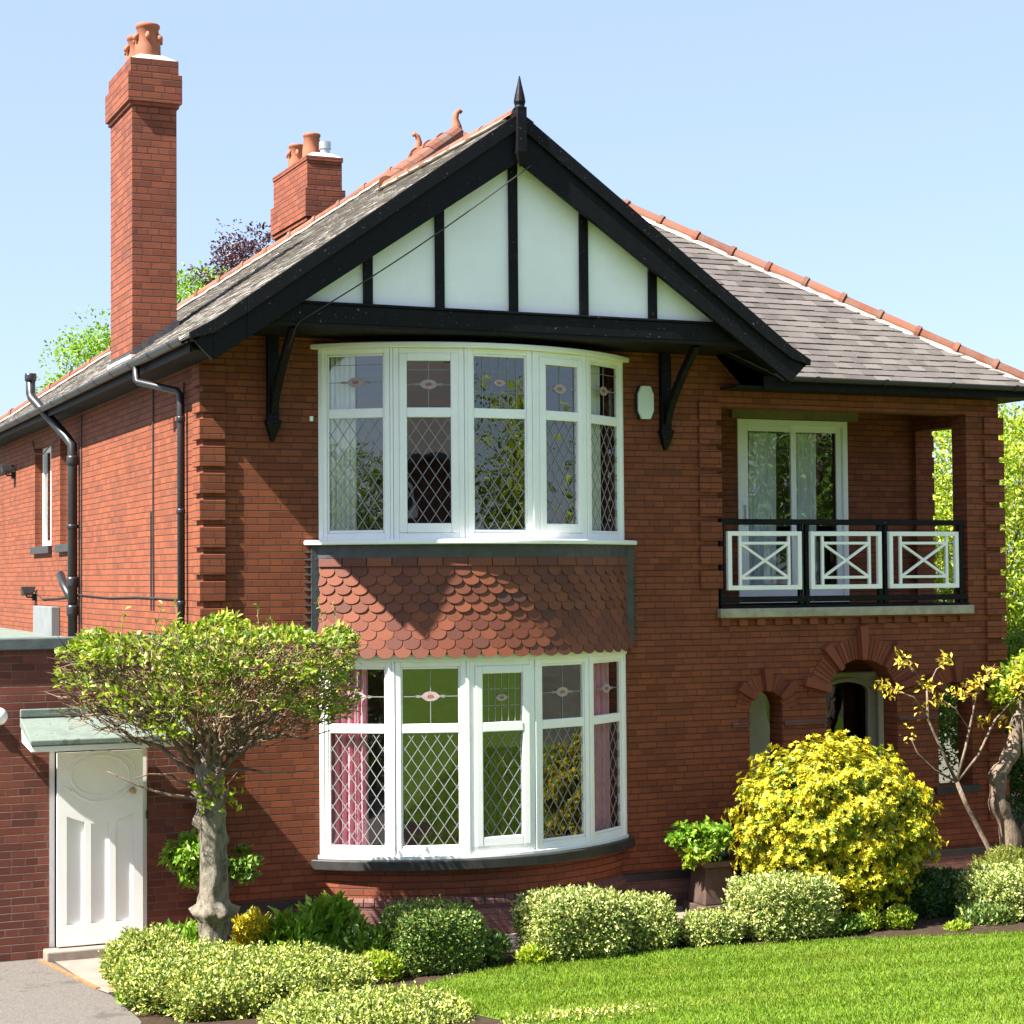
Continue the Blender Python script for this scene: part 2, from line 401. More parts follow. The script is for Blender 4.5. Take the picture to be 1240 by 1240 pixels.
# ------------------------------------------------------------------ ground and paths
def gz(y):
    if y > -3: return 0.
    if y > -20: return .12 * (-3 - y)
    return 2.04
def sheet(name, poly, lift, mat, k='structure'):
    """Polygon laid on the ground: cut at the breaks of the slope, each cut piece flat."""
    def cut(p, y0, keep_above):
        out = []
        for i in range(len(p)):
            a, b = p[i], p[(i + 1) % len(p)]
            ia = (a[1] >= y0) == keep_above; ib = (b[1] >= y0) == keep_above
            if ia: out.append(a)
            if ia != ib:
                t = (y0 - a[1]) / (b[1] - a[1]); out.append((a[0] + t * (b[0] - a[0]), y0))
        return out
    mb = MB()
    p = poly
    top = cut(p, -3, True); rest = cut(p, -3, False); mid = cut(rest, -20, True) if rest else []; low = cut(rest, -20, False) if rest else []
    for q in (top, mid, low):
        if len(q) > 2: mb.add([(x, y, gz(y) + lift) for x, y in q], [tuple(range(len(q)))])
    return kind(mb.build(name, mat), k)
sheet('ground', [(-900, -900), (900, -900), (900, 900), (-900, 900)], -.02, 'meadow')
sheet('driveway', [(-5.7, .12), (-5.7, -20), (-4.0, -20), (-3.2, -9), (-2.1, -5.0), (-1.28, -3.0), (-1.22, -2.1), (-1.35, -1.55), (-1.53, .12)], -.012, 'tarmac')
sheet('path', [(-1.5, .12), (-1.36, -1.5), (-1.25, -1.9), (-.6, -1.5), (2.0, -1.62), (4.5, -1.5), (6.5, -1.35), (9.9, -1.1), (13, -.9), (13, 0), (0, 0), (0, .12)], -.008, 'paving')
bed_front = [(-1.3, -1.7), (-1.27, -2.9), (-1.6, -4.2), (-2.2, -5.4), (-1.6, -6.8), (.9, -6.3), (1.0, -5.9), (.95, -5.5), (.95, -4.4), (1.0, -3.0), (1.45, -2.55), (2.4, -2.2), (4.1, -2.25), (5.7, -2.45), (7.7, -2.95), (9.5, -3.3), (12, -3.6),
             (12, -1.1), (6.5, -1.38), (4.5, -1.52), (2.0, -1.64), (-.6, -1.52)]
sheet('flower_bed_soil', bed_front, -.004, 'soil')
lawn_poly = [(.95, -4.4), (1.0, -3.0), (1.45, -2.55), (2.4, -2.2), (4.1, -2.25), (5.7, -2.45), (7.7, -2.95), (9.5, -3.3), (12, -3.6), (16, -6), (16, -19), (-2.5, -19), (-2.6, -9), (-2.3, -7), (.9, -6.3), (1.0, -5.9), (.95, -5.5)]
sheet('lawn', lawn_poly, 0., 'turf')
sheet('road', [(-200, -21), (200, -21), (200, -27), (-200, -27)], -.01, 'road')
# rusty channel across the driveway edge
db = MB()
db.hull8([(-1.62, .0, -.01), (-1.58, .0, -.01), (-1.33, -1.5, -.01), (-1.37, -1.5, -.01)], [(-1.62, .0, .004), (-1.58, .0, .004), (-1.33, -1.5, .004), (-1.37, -1.5, .004)])
tag(db.build('drain_strip', 'rust'), 'thin rusty metal strip between the tarmac drive and the paving', 'drain strip')

# ------------------------------------------------------------------ the house
house = empty('brick_house', (0, 0, 0), 'red brick two storey house with black and white gable and bow windows', 'house')
BX, BHW, BS = 2.965, 1.735, .68                       # bow: centre x, half width, projection
BR = (BHW ** 2 + BS ** 2) / 2 / BS; BHA = math.asin(BHW / BR); BCY = BR - BS
def arc(r, n=20, a0=None, a1=None):
    a0 = -BHA if a0 is None else a0; a1 = BHA if a1 is None else a1
    return [(BX + r * math.sin(a), BCY - r * math.cos(a)) for a in np.linspace(a0, a1, n + 1)]
def arc_to_wall(r, n=24):
    """arc of radius r that runs until it meets the wall plane y = 0"""
    a = math.acos(min(1, BCY / r)); return arc(r, n, -a, a)

holes = [rect(BX - 1.66, BX + 1.66, .82, 2.8), rect(BX - 1.66, BX + 1.66, 4.05, 5.98),
         rect(5.9, 9.32, 3.27, 5.55), archpts(7.79, 2.17, .49, -.02),
         archpts(6.5, 2.12, .215, 1.13), archpts(9.1, 2.12, .245, 1.13)]
flat('wall', [(0, -.05), (7.3, -.05), (7.3, -.02), (8.28, -.02), (8.28, -.05), (9.8, -.05), (9.8, 5.78), (6.25, 5.78), (5.9, 6.12), (.25, 6.12), (0, 5.93)],
     [rect(BX - 1.66, BX + 1.66, .82, 2.8), rect(BX - 1.66, BX + 1.66, 4.05, 5.98), rect(5.9, 9.32, 3.27, 5.55),
      archpts(7.79, 2.17, .49, 0), archpts(6.5, 2.12, .215, 1.13), archpts(9.1, 2.12, .245, 1.13)], 'y', 0, .28, 'brick', house)
flat('wall', [(.28, -.05), (13.5, -.05), (13.5, 5.9), (.28, 5.9)], [rect(8.6, 9.95, 4.14, 5.6), rect(7.0, 7.9, 4.14, 5.6)], 'x', 0.0, .25, 'brick', house)
# right flank, open beside the balcony and the porch
flat('wall', [(.28, -.05), (13.5, -.05), (13.5, 5.78), (.28, 5.78)], [rect(.29, 1.34, 3.27, 5.45), rect(.29, 1.3, .12, 2.35)], 'x', 9.55, 9.8, 'brick', house)
flat('wall', [(5.9, 3.28), (9.55, 3.28), (9.55, 5.7), (5.9, 5.7)], [rect(6.99, 8.57, 3.281, 5.55)], 'y', 1.42, 1.6, 'brick', house)
flat('wall', [(5.9, 0), (9.55, 0), (9.55, 3.1), (5.9, 3.1)], [rect(6.98, 8.98, .05, 2.44)], 'y', 1.3, 1.5, 'brick', house)
for bb in ((5.72, 5.9, .28, 1.42, 3.28, 5.7), (5.72, 5.9, .28, 1.3, 0, 3.1)):
    mb = MB(); mb.box(*bb); mb.build('wall', 'brick', house)
mb = MB(); mb.box(.25, 9.55, 13.25, 13.5, 0, 5.85); mb.build('wall', 'brick', house)
mb = MB(); mb.box(5.9, 9.55, .281, 1.42, 3.12, 3.262); mb.build('balcony_floor', 'concrete', house)
mb = MB(); mb.box(5.72, 9.55, .281, 1.6, 5.7, 5.76); mb.build('soffit', 'soffit', house)
mb = MB(); mb.box(5.9, 9.79, .0, 1.3, -.03, .1); mb.build('porch_step', 'stone_step', house)
# rooms behind the windows
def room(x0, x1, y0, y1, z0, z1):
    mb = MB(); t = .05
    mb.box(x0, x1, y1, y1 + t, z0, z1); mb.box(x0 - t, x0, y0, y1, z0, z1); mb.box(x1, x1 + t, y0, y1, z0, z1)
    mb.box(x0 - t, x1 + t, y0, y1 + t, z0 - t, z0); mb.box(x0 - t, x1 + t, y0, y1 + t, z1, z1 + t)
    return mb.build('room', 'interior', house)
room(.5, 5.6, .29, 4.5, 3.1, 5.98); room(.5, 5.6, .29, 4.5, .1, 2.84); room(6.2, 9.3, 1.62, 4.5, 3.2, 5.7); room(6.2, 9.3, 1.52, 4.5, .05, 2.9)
room(.3, 2.6, 6.3, 10.2, 3.9, 5.7)

# plinth: black band and purple base bricks
def boxes(name, mat, parent, items, bevel=0.):
    for it in items:
        m_ = MB(); m_.box(*it); m_.build(name, mat, parent, bevel)
boxes('plinth_band', 'black_plain', house, [(x0, x1, -.035, .0, .30, .385) for x0, x1 in ((-.03, BX - 1.7), (BX + 1.7, 7.29), (8.29, 9.83))], .006)
boxes('plinth', 'brick_plinth', house, [(x0, x1, -.025, .0, -.05, .30) for x0, x1 in ((-.02, BX - 1.7), (BX + 1.7, 7.29), (8.29, 9.82))])

# quoins: blocks of three courses with a recessed course between
def quoins(x0, x1, y0, y1, z0, z1, wrap=True):
    mb = MB(); z = z1
    i = 0
    while z - .205 > z0:
        mb.box(x0, x1, y0, y1, z - .205, z); z -= .272; i += 1
    return mb.build('quoin_column', 'brick', house, .006)
quoins(-.045, .225, -.034, .26, .4, 5.80)
quoins(5.66, 5.945, -.035, .2, 3.28, 5.60)
quoins(9.56, 9.845, -.045, .27, .45, 5.52)
quoins(9.57, 9.845, 1.36, 1.6, 3.3, 5.4)

YB = 13.6
# ---- bow window bay
bay = part_empty('bow_bay', house)
mb = MB()
def ring(mb, pts, z0, z1, pts2=None):
    pts2 = pts2 or pts; n = len(pts)
    mb.add([(x, y, z0) for x, y in pts] + [(x, y, z1) for x, y in pts2], [(i, i + 1, n + i + 1, n + i) for i in range(n - 1)])
ring(mb, arc(BR - .02, 40), .385, .68); mb.build('bay_base', 'brick', bay)
mb = MB(); ring(mb, arc(BR + .012, 40), -.05, .312); mb.build('bay_plinth', 'brick_plinth', bay)
# row of dark header bricks above the plinth
mb = MB()
A = np.linspace(-BHA, BHA, 35)
for a, b in zip(A[:-1], A[1:]):
    p = [(BX + r * math.sin(t), BCY - r * math.cos(t)) for r, t in ((BR - .1, a + .002), (BR + .022, a + .002), (BR + .022, b - .002), (BR - .1, b - .002))]
    q = [(BX + r * math.sin(t), BCY - r * math.cos(t)) for r, t in ((BR - .1, a + .002), (BR - .01, a + .002), (BR - .01, b - .002), (BR - .1, b - .002))]
    mb.hull8([(*u, .312) for u in p], [(*u, .35) for u in p]); mb.hull8([(*u, .3505) for u in p], [(*u, .392) for u in q])
mb.build('header_course', 'brick_plinth', bay)
mb = MB(); mb.prism(arc_to_wall(BR + .085), 'z', .675, .782); mb.build('sill', 'sillblack', bay, .012, label='black painted lower sill')
mb = MB(); mb.prism(arc_to_wall(BR + .03), 'z', .7825, .822); mb.build('sill', 'white', bay, .006)
mb = MB(); mb.prism([(BX - 1.92, 0), ] + arc(BR + .13, 30) + [(BX + 1.92, 0)], 'z', 3.985, 4.035); mb.build('sill', 'white', bay, .012, label='white upper sill')
mb = MB(); ring(mb, arc_to_wall(BR + .055), 3.85, 3.9855); mb.build('flashing', 'lead', bay)
mb = MB(); mb.prism(arc_to_wall(BR + .075), 'z', 6.0, 6.055); mb.build('cornice', 'white', bay, .01)
mb = MB(); mb.prism(arc_to_wall(BR + .03), 'z', 2.79, 2.862); mb.build('cornice', 'white', bay, .006)
mb = MB(); mb.prism(arc_to_wall(BR - .05), 'z', 2.865, 3.98); mb.build('bay_core', 'soffit', bay)
# fish-scale tiles
mb = MB(); g_ = .0925; rows = 11; zt = 3.80
def scale_tile(a, z, wdt, rb, rt):
    """tile hung at angle a, lower tip at z; thickness 11 mm; bottom stands out by rb, top by rt"""
    hgt = .155; th = .011; pts = []
    for i in range(9):
        t = PI * i / 8; pts.append((-math.cos(t) * wdt / 2, .062 - math.sin(t) * .062))
    pts += [(wdt / 2, hgt), (-wdt / 2, hgt)]
    cs, sn = math.cos(a), math.sin(a); jit = random.uniform(-.003, .003); lj = random.uniform(-.004, .004)
    lo, hi = [], []
    for u, h in pts:
        off = rb + (rt - rb) * h / hgt + jit * (1 - h / hgt)
        for dst, o in ((lo, off), (hi, off + th)):
            r = BR + o; dst.append((BX + r * sn + u * cs, BCY - r * cs + u * sn, z + h + lj))
    n = len(pts)
    mb.add(lo + hi, [tuple(range(n))[::-1], tuple(range(n, 2 * n))] + [(i, (i + 1) % n, n + (i + 1) % n, n + i) for i in range(n)])
nt_ = 22
for r_ in range(rows - 1):
    z = zt - .155 + .015 - r_ * g_
    flare = .018 * max(0, (r_ - 5)) ** 1.2 * .5
    rad = BR + .05 + flare
    for k in range(nt_ + (r_ % 2)):
        a = -BHA * 1.0 + 2 * BHA * 1.0 * (k + (.5 if r_ % 2 == 0 else 0)) / nt_
        a = max(-BHA, min(BHA, a))
        scale_tile(a, z, 2 * BR * BHA / nt_ * .985, .045 + flare, .022 + flare * .8)
# plain top course
for k in range(15):
    a = -BHA + 2 * BHA * (k + .5) / 15; wdt = 2 * BR * BHA / 15 - .004
    cs, sn = math.cos(a), math.sin(a)
    P = lambda u, o, z: (BX + (BR + o) * sn + u * cs, BCY - (BR + o) * cs + u * sn, z)
    mb.hull8([P(-wdt / 2, .02, 3.765), P(wdt / 2, .02, 3.765), P(wdt / 2, .062, 3.765), P(-wdt / 2, .062, 3.765)],
             [P(-wdt / 2, .02, 3.852), P(wdt / 2, .02, 3.852), P(wdt / 2, .05, 3.852), P(-wdt / 2, .05, 3.852)])
mb.build('tile_hanging', 'scale', bay)
# lead soakers stepping out at either end of the tile hanging
for sgn in (-1, 1):
    mb = MB(); xa = BX + sgn * (BHW + .0); xb = BX + sgn * (BHW + .11)
    mb.box(min(xa, xb), max(xa, xb), -.035, .0, 2.9, 3.98)
    for i in range(13):
        z = 2.97 + i * .078
        mb.add([(xb - sgn * .05, -.037, z), (xb + sgn * .07, -.012, z + .004), (xb + sgn * .07, -.012, z + .014), (xb - sgn * .05, -.037, z + .026),
                (xb - sgn * .05, -.001, z), (xb + sgn * .07, -.001, z + .004), (xb + sgn * .07, -.001, z + .014), (xb - sgn * .05, -.001, z + .026)],
               [(0, 1, 2, 3), (7, 6, 5, 4), (0, 4, 5, 1), (1, 5, 6, 2), (2, 6, 7, 3), (3, 7, 4, 0)])
    mb.build('soaker', 'lead', bay)

# ---- the two bow windows
J = arc(BR, 5)
def bow_window(z0, z1, zt0, zt1, kinds, label, curtains):
    win = part_empty('bow_window', house, label)
    fr = MB(); posts = MB(); sash = MB()
    pane = []
    came = MB()
    for i in range(5):
        motif = MB(); core = MB()
        A_, B_ = Vector((*J[i], 0)), Vector((*J[i + 1], 0)); t = (B_ - A_); wd = t.length; t.normalize()
        nrm = Vector((t.y, -t.x, 0))
        if nrm.y > 0: nrm = -nrm
        def Q(u, d, z): p = A_ + t * u + nrm * d; return (p.x, p.y, z)
        def blk(m, u0, u1, d0, d1, za, zb):
            m.hull8([Q(u0, d0, za), Q(u1, d0, za), Q(u1, d1, za), Q(u0, d1, za)], [Q(u0, d0, zb), Q(u1, d0, zb), Q(u1, d1, zb), Q(u0, d1, zb)])
        opener = kinds[i] == 'o'
        e = .016
        # outer frame of the facet
        blk(fr, e, e + .06, -.05, .012, z0, z1); blk(fr, wd - e - .06, wd - e, -.05, .012, z0, z1)
        blk(fr, e + .06, wd - e - .06, -.05, .010, z0, z0 + .07); blk(fr, e + .06, wd - e - .06, -.05, .010, z1 - .055, z1)
        mL = .155 if opener else .095
        g0, g1 = mL, wd - mL
        zb, ztop = (z0 + .165, z1 - .135) if opener else (z0 + .10, z1 - .078)
        # sash: side rails, bottom, top and the transom bar
        dd = .032 if opener else .002
        blk(sash, e + .0605, g0, -.04, dd, z0 + .0705, z1 - .0555); blk(sash, g1, wd - e - .0605, -.04, dd, z0 + .0705, z1 - .0555)
        blk(sash, g0, g1, -.04, dd - .002, z0 + .0705, zb); blk(sash, g0, g1, -.04, dd - .002, ztop, z1 - .0555)
        blk(sash, g0, g1, -.04, dd + .004, zt0, zt1)
        for za, zc in ((zb, zt0), (zt1, ztop)):
            p = MB(); p.add([Q(g0 - .004, -.012, za - .004), Q(g1 + .004, -.012, za - .004), Q(g1 + .004, -.012, zc + .004), Q(g0 - .004, -.012, zc + .004)], [(0, 1, 2, 3)])
            p.build('pane', 'glass', win)
        # diamond leading of the lower light
        def lead(u0, za, u1, zc, wdt=.0075):
            a = Vector((u0, za)); b = Vector((u1, zc)); d = (b - a)
            if d.length < .005: return
            d.normalize(); n = Vector((-d.y, d.x)) * wdt / 2
            pts = [a - n, b - n, b + n, a + n]
            came.hull8([Q(p.x, -.0115, p.y) for p in pts], [Q(p.x, -.0065, p.y) for p in pts])
        def clipline(u0, za, u1, zc, box):
            # Liang-Barsky
            x0, x1, y0, y1 = box; dx, dy = u1 - u0, zc - za; t0, t1 = 0., 1.
            for p, q in ((-dx, u0 - x0), (dx, x1 - u0), (-dy, za - y0), (dy, y1 - za)):
                if abs(p) < 1e-9:
                    if q < 0: return
                else:
                    r = q / p
                    if p < 0: t0 = max(t0, r)
                    else: t1 = min(t1, r)
            if t0 < t1: lead(u0 + t0 * dx, za + t0 * dy, u0 + t1 * dx, za + t1 * dy)
        wq, hq = .132, .196
        k0 = (g0 + g1) / 2; span = (zt0 - zb)
        for j in range(-14, 15):
            uu = k0 + j * wq
            dx = span / hq * wq
            clipline(uu, zb, uu + dx, zt0, (g0, g1, zb, zt0)); clipline(uu, zb, uu - dx, zt0, (g0, g1, zb, zt0))
        # upper light: bars with a stained flower
        cu, cz = (g0 + g1) / 2, (zt1 + ztop) / 2
        if i == 2:
            nb = 6
            for j in range(1, nb): lead(g0 + (g1 - g0) * j / nb, zt1, g0 + (g1 - g0) * j / nb, ztop)
            for zz in (zt1 + .17, ztop - .16): lead(g0, zz, g1, zz)
            sw, sh_ = .06, .035
        else:
            lead(g0, cz, cu - .09, cz); lead(cu + .09, cz, g1, cz); lead(cu, zt1, cu, cz - .05); lead(cu, cz + .05, cu, ztop)
            if z0 > 3: lead(g0, ztop - .09, g1, ztop - .09, .006)
            sw, sh_ = .085, .05
        n = 16
        el = [(cu + sw * math.cos(2 * PI * q / n) * (1.25 if q in (0, 8) else 1), cz + sh_ * math.sin(2 * PI * q / n)) for q in range(n)]
        motif.add([Q(u, -.010, z) for u, z in el] + [Q(u, -.004, z) for u, z in el], [tuple(range(n, 2 * n))] + [(q, (q + 1) % n, n + (q + 1) % n, n + q) for q in range(n)])
        el = [(cu + sw * .42 * math.cos(2 * PI * q / n), cz + sh_ * .35 * math.sin(2 * PI * q / n)) for q in range(n)]
        core.add([Q(u, -.004, z) for u, z in el] + [Q(u, -.002, z) for u, z in el], [tuple(range(n, 2 * n))] + [(q, (q + 1) % n, n + (q + 1) % n, n + q) for q in range(n)])
        motif.build('stained_flower', 'stain_glass', win); core.build('flower_centre', 'stain_core', win)
        # small side flowers on the horizontal bar
        for s_ in (-1, 1):
            if i != 2 and wd > .3:
                lead(cu + s_ * .09, cz, cu + s_ * .125, cz + .012); lead(cu + s_ * .125, cz + .012, cu + s_ * .16, cz); lead(cu + s_ * .09, cz, cu + s_ * .125, cz - .012); lead(cu + s_ * .125, cz - .012, cu + s_ * .16, cz)
        # curtains behind the glass
        for (ci, f0, f1, cm) in curtains:
            if ci != i: continue
            c = MB(); nn = 60; rows_ = []
            for za in (z0 + .03, (z0 + z1) / 2, z1 - .03):
                rows_.append([Q(g0 - .06 + (g1 - g0 + .12) * (f0 + (f1 - f0) * q / nn), -.11 + .03 * math.sin(q * .62 + .4 * math.sin(za * 2 + q * .09)) + .012 * math.sin(q * 1.7), za) for q in range(nn + 1)])
            vs = sum(rows_, [])
            c.add(vs, [(r * (nn + 1) + q, r * (nn + 1) + q + 1, (r + 1) * (nn + 1) + q + 1, (r + 1) * (nn + 1) + q) for r in range(2) for q in range(nn)])
            c.build('curtain', cm, win, smooth=True)
    for i, p in enumerate(J):
        a = -BHA + 2 * BHA * i / 5; n = Vector((math.sin(a), -math.cos(a))); t = Vector((n.y * -1, n.x))
        wpost = .028 if 0 < i < 5 else .05
        off = 0 if 0 < i < 5 else (.012 if i == 0 else -.012)
        def q(u, d): v = Vector(p) + Vector((math.cos(a), math.sin(a))) * (u + off) + n * d; return (v.x, v.y)
        pts = [q(-wpost / 2, -.07), q(wpost / 2, -.07), q(wpost / 2, .020), q(-wpost / 2, .020)]
        posts.hull8([(*v, z0) for v in pts], [(*v, z1) for v in pts])
    fr.build('frame', 'white', win, .006); sash.build('sash', 'white', win, .009); posts.build('mullion', 'white', win, .004)
    came.build('leading', 'leadcame', win)
    return win
bow_window(4.035, 6.0, 5.285, 5.385, 'fofof', 'upper bow window of five lights under the gable',
           [(0, 0, .46, 'curtain_cream'), (4, 0, .62, 'curtain_cream')])
bow_window(.822, 2.79, 2.06, 2.155, 'ffoff', 'lower bow window of five lights with pink curtains',
           [(0, .0, .62, 'curtain_pink'), (4, .0, .85, 'curtain_pink')])

# ---- gable: render, studs, beams, bargeboards, brackets
TM = .709; XE, ZE, AX = -.37, 5.96, 3.055
ZA = ZE + TM * (AX - XE); XR_ = 2 * AX - XE
flat('gable_panel', [(.55, 6.30), (5.55, 6.30), (AX, ZA - .32)], [], 'y', -.79, -.70, 'render', house)
for x, zt_ in ((1.475, 7.0), (2.245, 7.55), (3.06, 8.05), (3.865, 7.5), (4.675, 6.95)):
    mb = MB(); mb.box(x - .048, x + .048, -.835, -.791, 6.36, zt_); mb.build('stud', 'black', house, .006)
mb = MB(); mb.box(.2, 5.92, -.862, -.70, 6.16, 6.345); mb.box(.25, 5.87, -.878, -.74, 6.3455, 6.372); mb.build('tie_beam', 'black', house, .008)
mb = MB(); mb.box(.22, 5.9, -.855, .29, 6.125, 6.158); mb.build('soffit', 'soffit', house)
def barge(sg):
    X = lambda d: AX + sg * d                    # d = distance from the apex
    H = AX - XE
    board = [(0, ZA - .02), (H - .55, ZA - .02 - TM * (H - .55)), (H - .22, ZE + .135), (H + .0, ZE + .012), (H - .06, ZE - .07), (H - .22, ZE - .225), (H - .55, ZE + .0), (0, ZA - .49)]
    mb = MB()
    pts = [(X(d), z) for d, z in board]
    # split in convex strips
    for q in ([0, 1, 6, 7], [1, 2, 5, 6], [2, 3, 4, 5]): mb.prism([pts[i] for i in (q if sg > 0 else q[::-1])], 'y', -1.0, -.94)
    cap = [(0, ZA + .015), (H - .55, ZA + .015 - TM * (H - .55)), (H - .22, ZE + .165), (H + .02, ZE + .03), (H + .015, ZE - .035), (H - .22, ZE + .03), (H - .55, ZA - .15 - TM * (H - .55)), (0, ZA - .15)]
    pc = [(X(d), z) for d, z in cap]
    for q in ([0, 1, 6, 7], [1, 2, 5, 6], [2, 3, 4, 5]): mb.prism([pc[i] for i in (q if sg > 0 else q[::-1])], 'y', -1.04, -1.0005)
    bead = MB()
    for q in ((0, 1),):
        pass
    o = mb.build('bargeboard', 'black', house, .006)
    return o
barge(-1); barge(1)
mb = MB(); mb.box(AX - .052, AX + .052, -1.085, -.955, 7.98, ZA + .06)
mb.hull8([(AX - .052, -1.085, 7.979), (AX + .052, -1.085, 7.979), (AX + .052, -.985, 7.979), (AX - .052, -.985, 7.979)], [(AX - .012, -1.045, 7.84), (AX + .012, -1.045, 7.84), (AX + .012, -1.025, 7.84), (AX - .012, -1.025, 7.84)])
mb.lathe([(.055, 0), (.065, .02), (.05, .05), (.062, .09), (.05, .16), (.022, .28), (.006, .36)], (AX, -1.02, ZA + .03), 12)
mb.build('finial', 'black', house, .004, label='black pointed timber finial at the gable apex')
for x in (.715, 5.23):
    br = MB(); br.box(x - .06, x + .06, -.075, -.001, 5.22, 6.124)
    br.hull8([(x - .075, -.095, 5.22), (x + .075, -.095, 5.22), (x + .075, -.002, 5.22), (x - .075, -.002, 5.22)], [(x - .015, -.05, 5.04), (x + .015, -.05, 5.04), (x + .015, -.002, 5.04), (x - .015, -.002, 5.04)])
    br.box(x - .08, x + .08, -.10, -.002, 5.2205, 5.26)
    n = 8; pts = []
    for i in range(n + 1):
        t = i / n; pts.append((x, -.07 - .70 * t ** 1.25, 5.33 + .80 * t ** .9))
    for a, b in zip(pts[:-1], pts[1:]): br.bar(a, b, .085, .075, (1, 0, 0))
    br.build('gable_bracket', 'black', house, .005)

# ---- roof
roof = part_empty('roof', house)
def clip_poly(poly, box):
    x0, x1, y0, y1 = box
    def cut(p, f):
        out = []
        for i in range(len(p)):
            a, b = p[i], p[(i + 1) % len(p)]; fa, fb = f(a), f(b)
            if fa >= 0: out.append(a)
            if (fa >= 0) != (fb >= 0):
                t = fa / (fa - fb); out.append((a[0] + t * (b[0] - a[0]), a[1] + t * (b[1] - a[1])))
        return out
    p = poly
    for f in (lambda q: q[0] - x0, lambda q: x1 - q[0], lambda q: q[1] - y0, lambda q: y1 - q[1]):
        p = cut(p, f)
        if len(p) < 3: return []
    return p
def tiles(O, U, V, poly, gauge=.135, width=.205, mat='tile'):
    O, U, V = Vector(O), Vector(U).normalized(), Vector(V).normalized(); Nn = U.cross(V)
    if Nn.z < 0: Nn = -Nn
    mb = MB(); us = [p[0] for p in poly]; vs = [p[1] for p in poly]
    r = 0; v = min(vs)
    while v < max(vs):
        off = (r % 2) * width / 2 + random.uniform(-.012, .012)
        u = min(us) - width + off - (min(us) % width)
        while u < max(us):
            j = random.uniform(-.007, .007)
            bx = (u + .0025, u + width - .0025, v + j if r else v, v + gauge + .01)
            c = clip_poly(poly, bx)
            if len(c) >= 3:
                h0 = .0135 + random.uniform(-.004, .006); h1 = .004; tw = random.uniform(-.004, .004)
                up_ = []
                for (a, b) in c:
                    k = (b - v) / gauge; h = h0 + (h1 - h0) * k + tw * ((a - u) / width - .5)
                    up_.append(O + U * a + V * b + Nn * h)
                dn = [O + U * a + V * b - Nn * .006 for (a, b) in c]; n = len(c)
                mb.add([tuple(p) for p in dn] + [tuple(p) for p in up_], [tuple(range(n, 2 * n))] + [(i, (i + 1) % n, n + (i + 1) % n, n + i) for i in range(n)])
            u += width
        v += gauge; r += 1
    bm_o = mb.build('roof_tiles', mat, roof)
    bm = bmesh.new(); bm.from_mesh(bm_o.data); bmesh.ops.recalc_face_normals(bm, faces=bm.faces); bm.to_mesh(bm_o.data); bm.free()
    return bm_o
def deck(pts, mat='soffit', t=.05):
    pts = [Vector(p) for p in pts]; n = (pts[1] - pts[0]).cross(pts[2] - pts[0]).normalized()
    if n.z < 0: n = -n; 
    mb = MB(); k = len(pts); lo = [p - n * (t + .012) for p in pts]; hi = [p - n * .012 for p in pts]
    mb.add([tuple(p) for p in lo + hi], [tuple(range(k))[::-1], tuple(range(k, 2 * k))] + [(i, (i + 1) % k, k + (i + 1) % k, k + i) for i in range(k)])
    return mb
YF, YJ = -1.0, 2.98
LS = math.sqrt(1 + TM * TM)
F1, F2 = Vector((4.5, 4.3, 9.41)), Vector((4.5, 5.75, 9.41)); CBL = Vector((-.35, 13.7, 5.97)); CFR = Vector((10.15, -.38, 5.87)); CBR = Vector((10.15, 13.7, 5.87))
JJ = Vector((AX, YJ, ZA))
vJ = (AX - XE) * LS; vF = (F1.x - XE) * LS
tiles((XE - .03, 0, ZE - .02), (0, 1, 0), (1, 0, TM), [(YF, 0), (YJ, 0), (YJ, vJ + .04), (YF, vJ + .04)], mat='tile_lit_lichen')
tiles((XE - .03, 0, ZE - .02), (0, 1, 0), (1, 0, TM), [(YJ, 0), (CBL.y, 0), (F2.y, vF), (F1.y, vF), (YJ, vJ + .04)], mat='tile_lit_lichen')
tiles((XR_ + .03, 0, ZE - .02), (0, 1, 0), (-1, 0, TM), [(YF, 0), (-.25, 0), (YJ, vJ + .04), (YF, vJ + .04)])
SF = (F1.z - CFR.z) / (F1.y - CFR.y); LF = math.sqrt(1 + SF * SF)
tiles((0, CFR.y - .03, CFR.z - .02), (1, 0, 0), (0, 1, SF), [(XR_ + .02, 0), (CFR.x, 0), (F1.x, (F1.y - CFR.y) * LF), (AX, (YJ - CFR.y) * LF)])
dk = deck([(XE, YF, ZE), (XE, YJ, ZE), JJ, (AX, YF, ZA)]); dk2 = deck([(XE, YJ, ZE), CBL, F2, F1, JJ]); dk3 = deck([(XR_, YF, ZE), (AX, YF, ZA), JJ, (XR_, -.25, ZE)])
dk4 = deck([(XR_ + .02, CFR.y, CFR.z), CFR, F1, JJ]); dk5 = deck([CFR, CBR, F2, F1]); dk6 = deck([CBR, CBL, F2])
mb = MB()
for d in (dk, dk2, dk3, dk4, dk5, dk6): mb.add(d.v, d.f)
mb.build('roof_deck', 'soffit', roof)
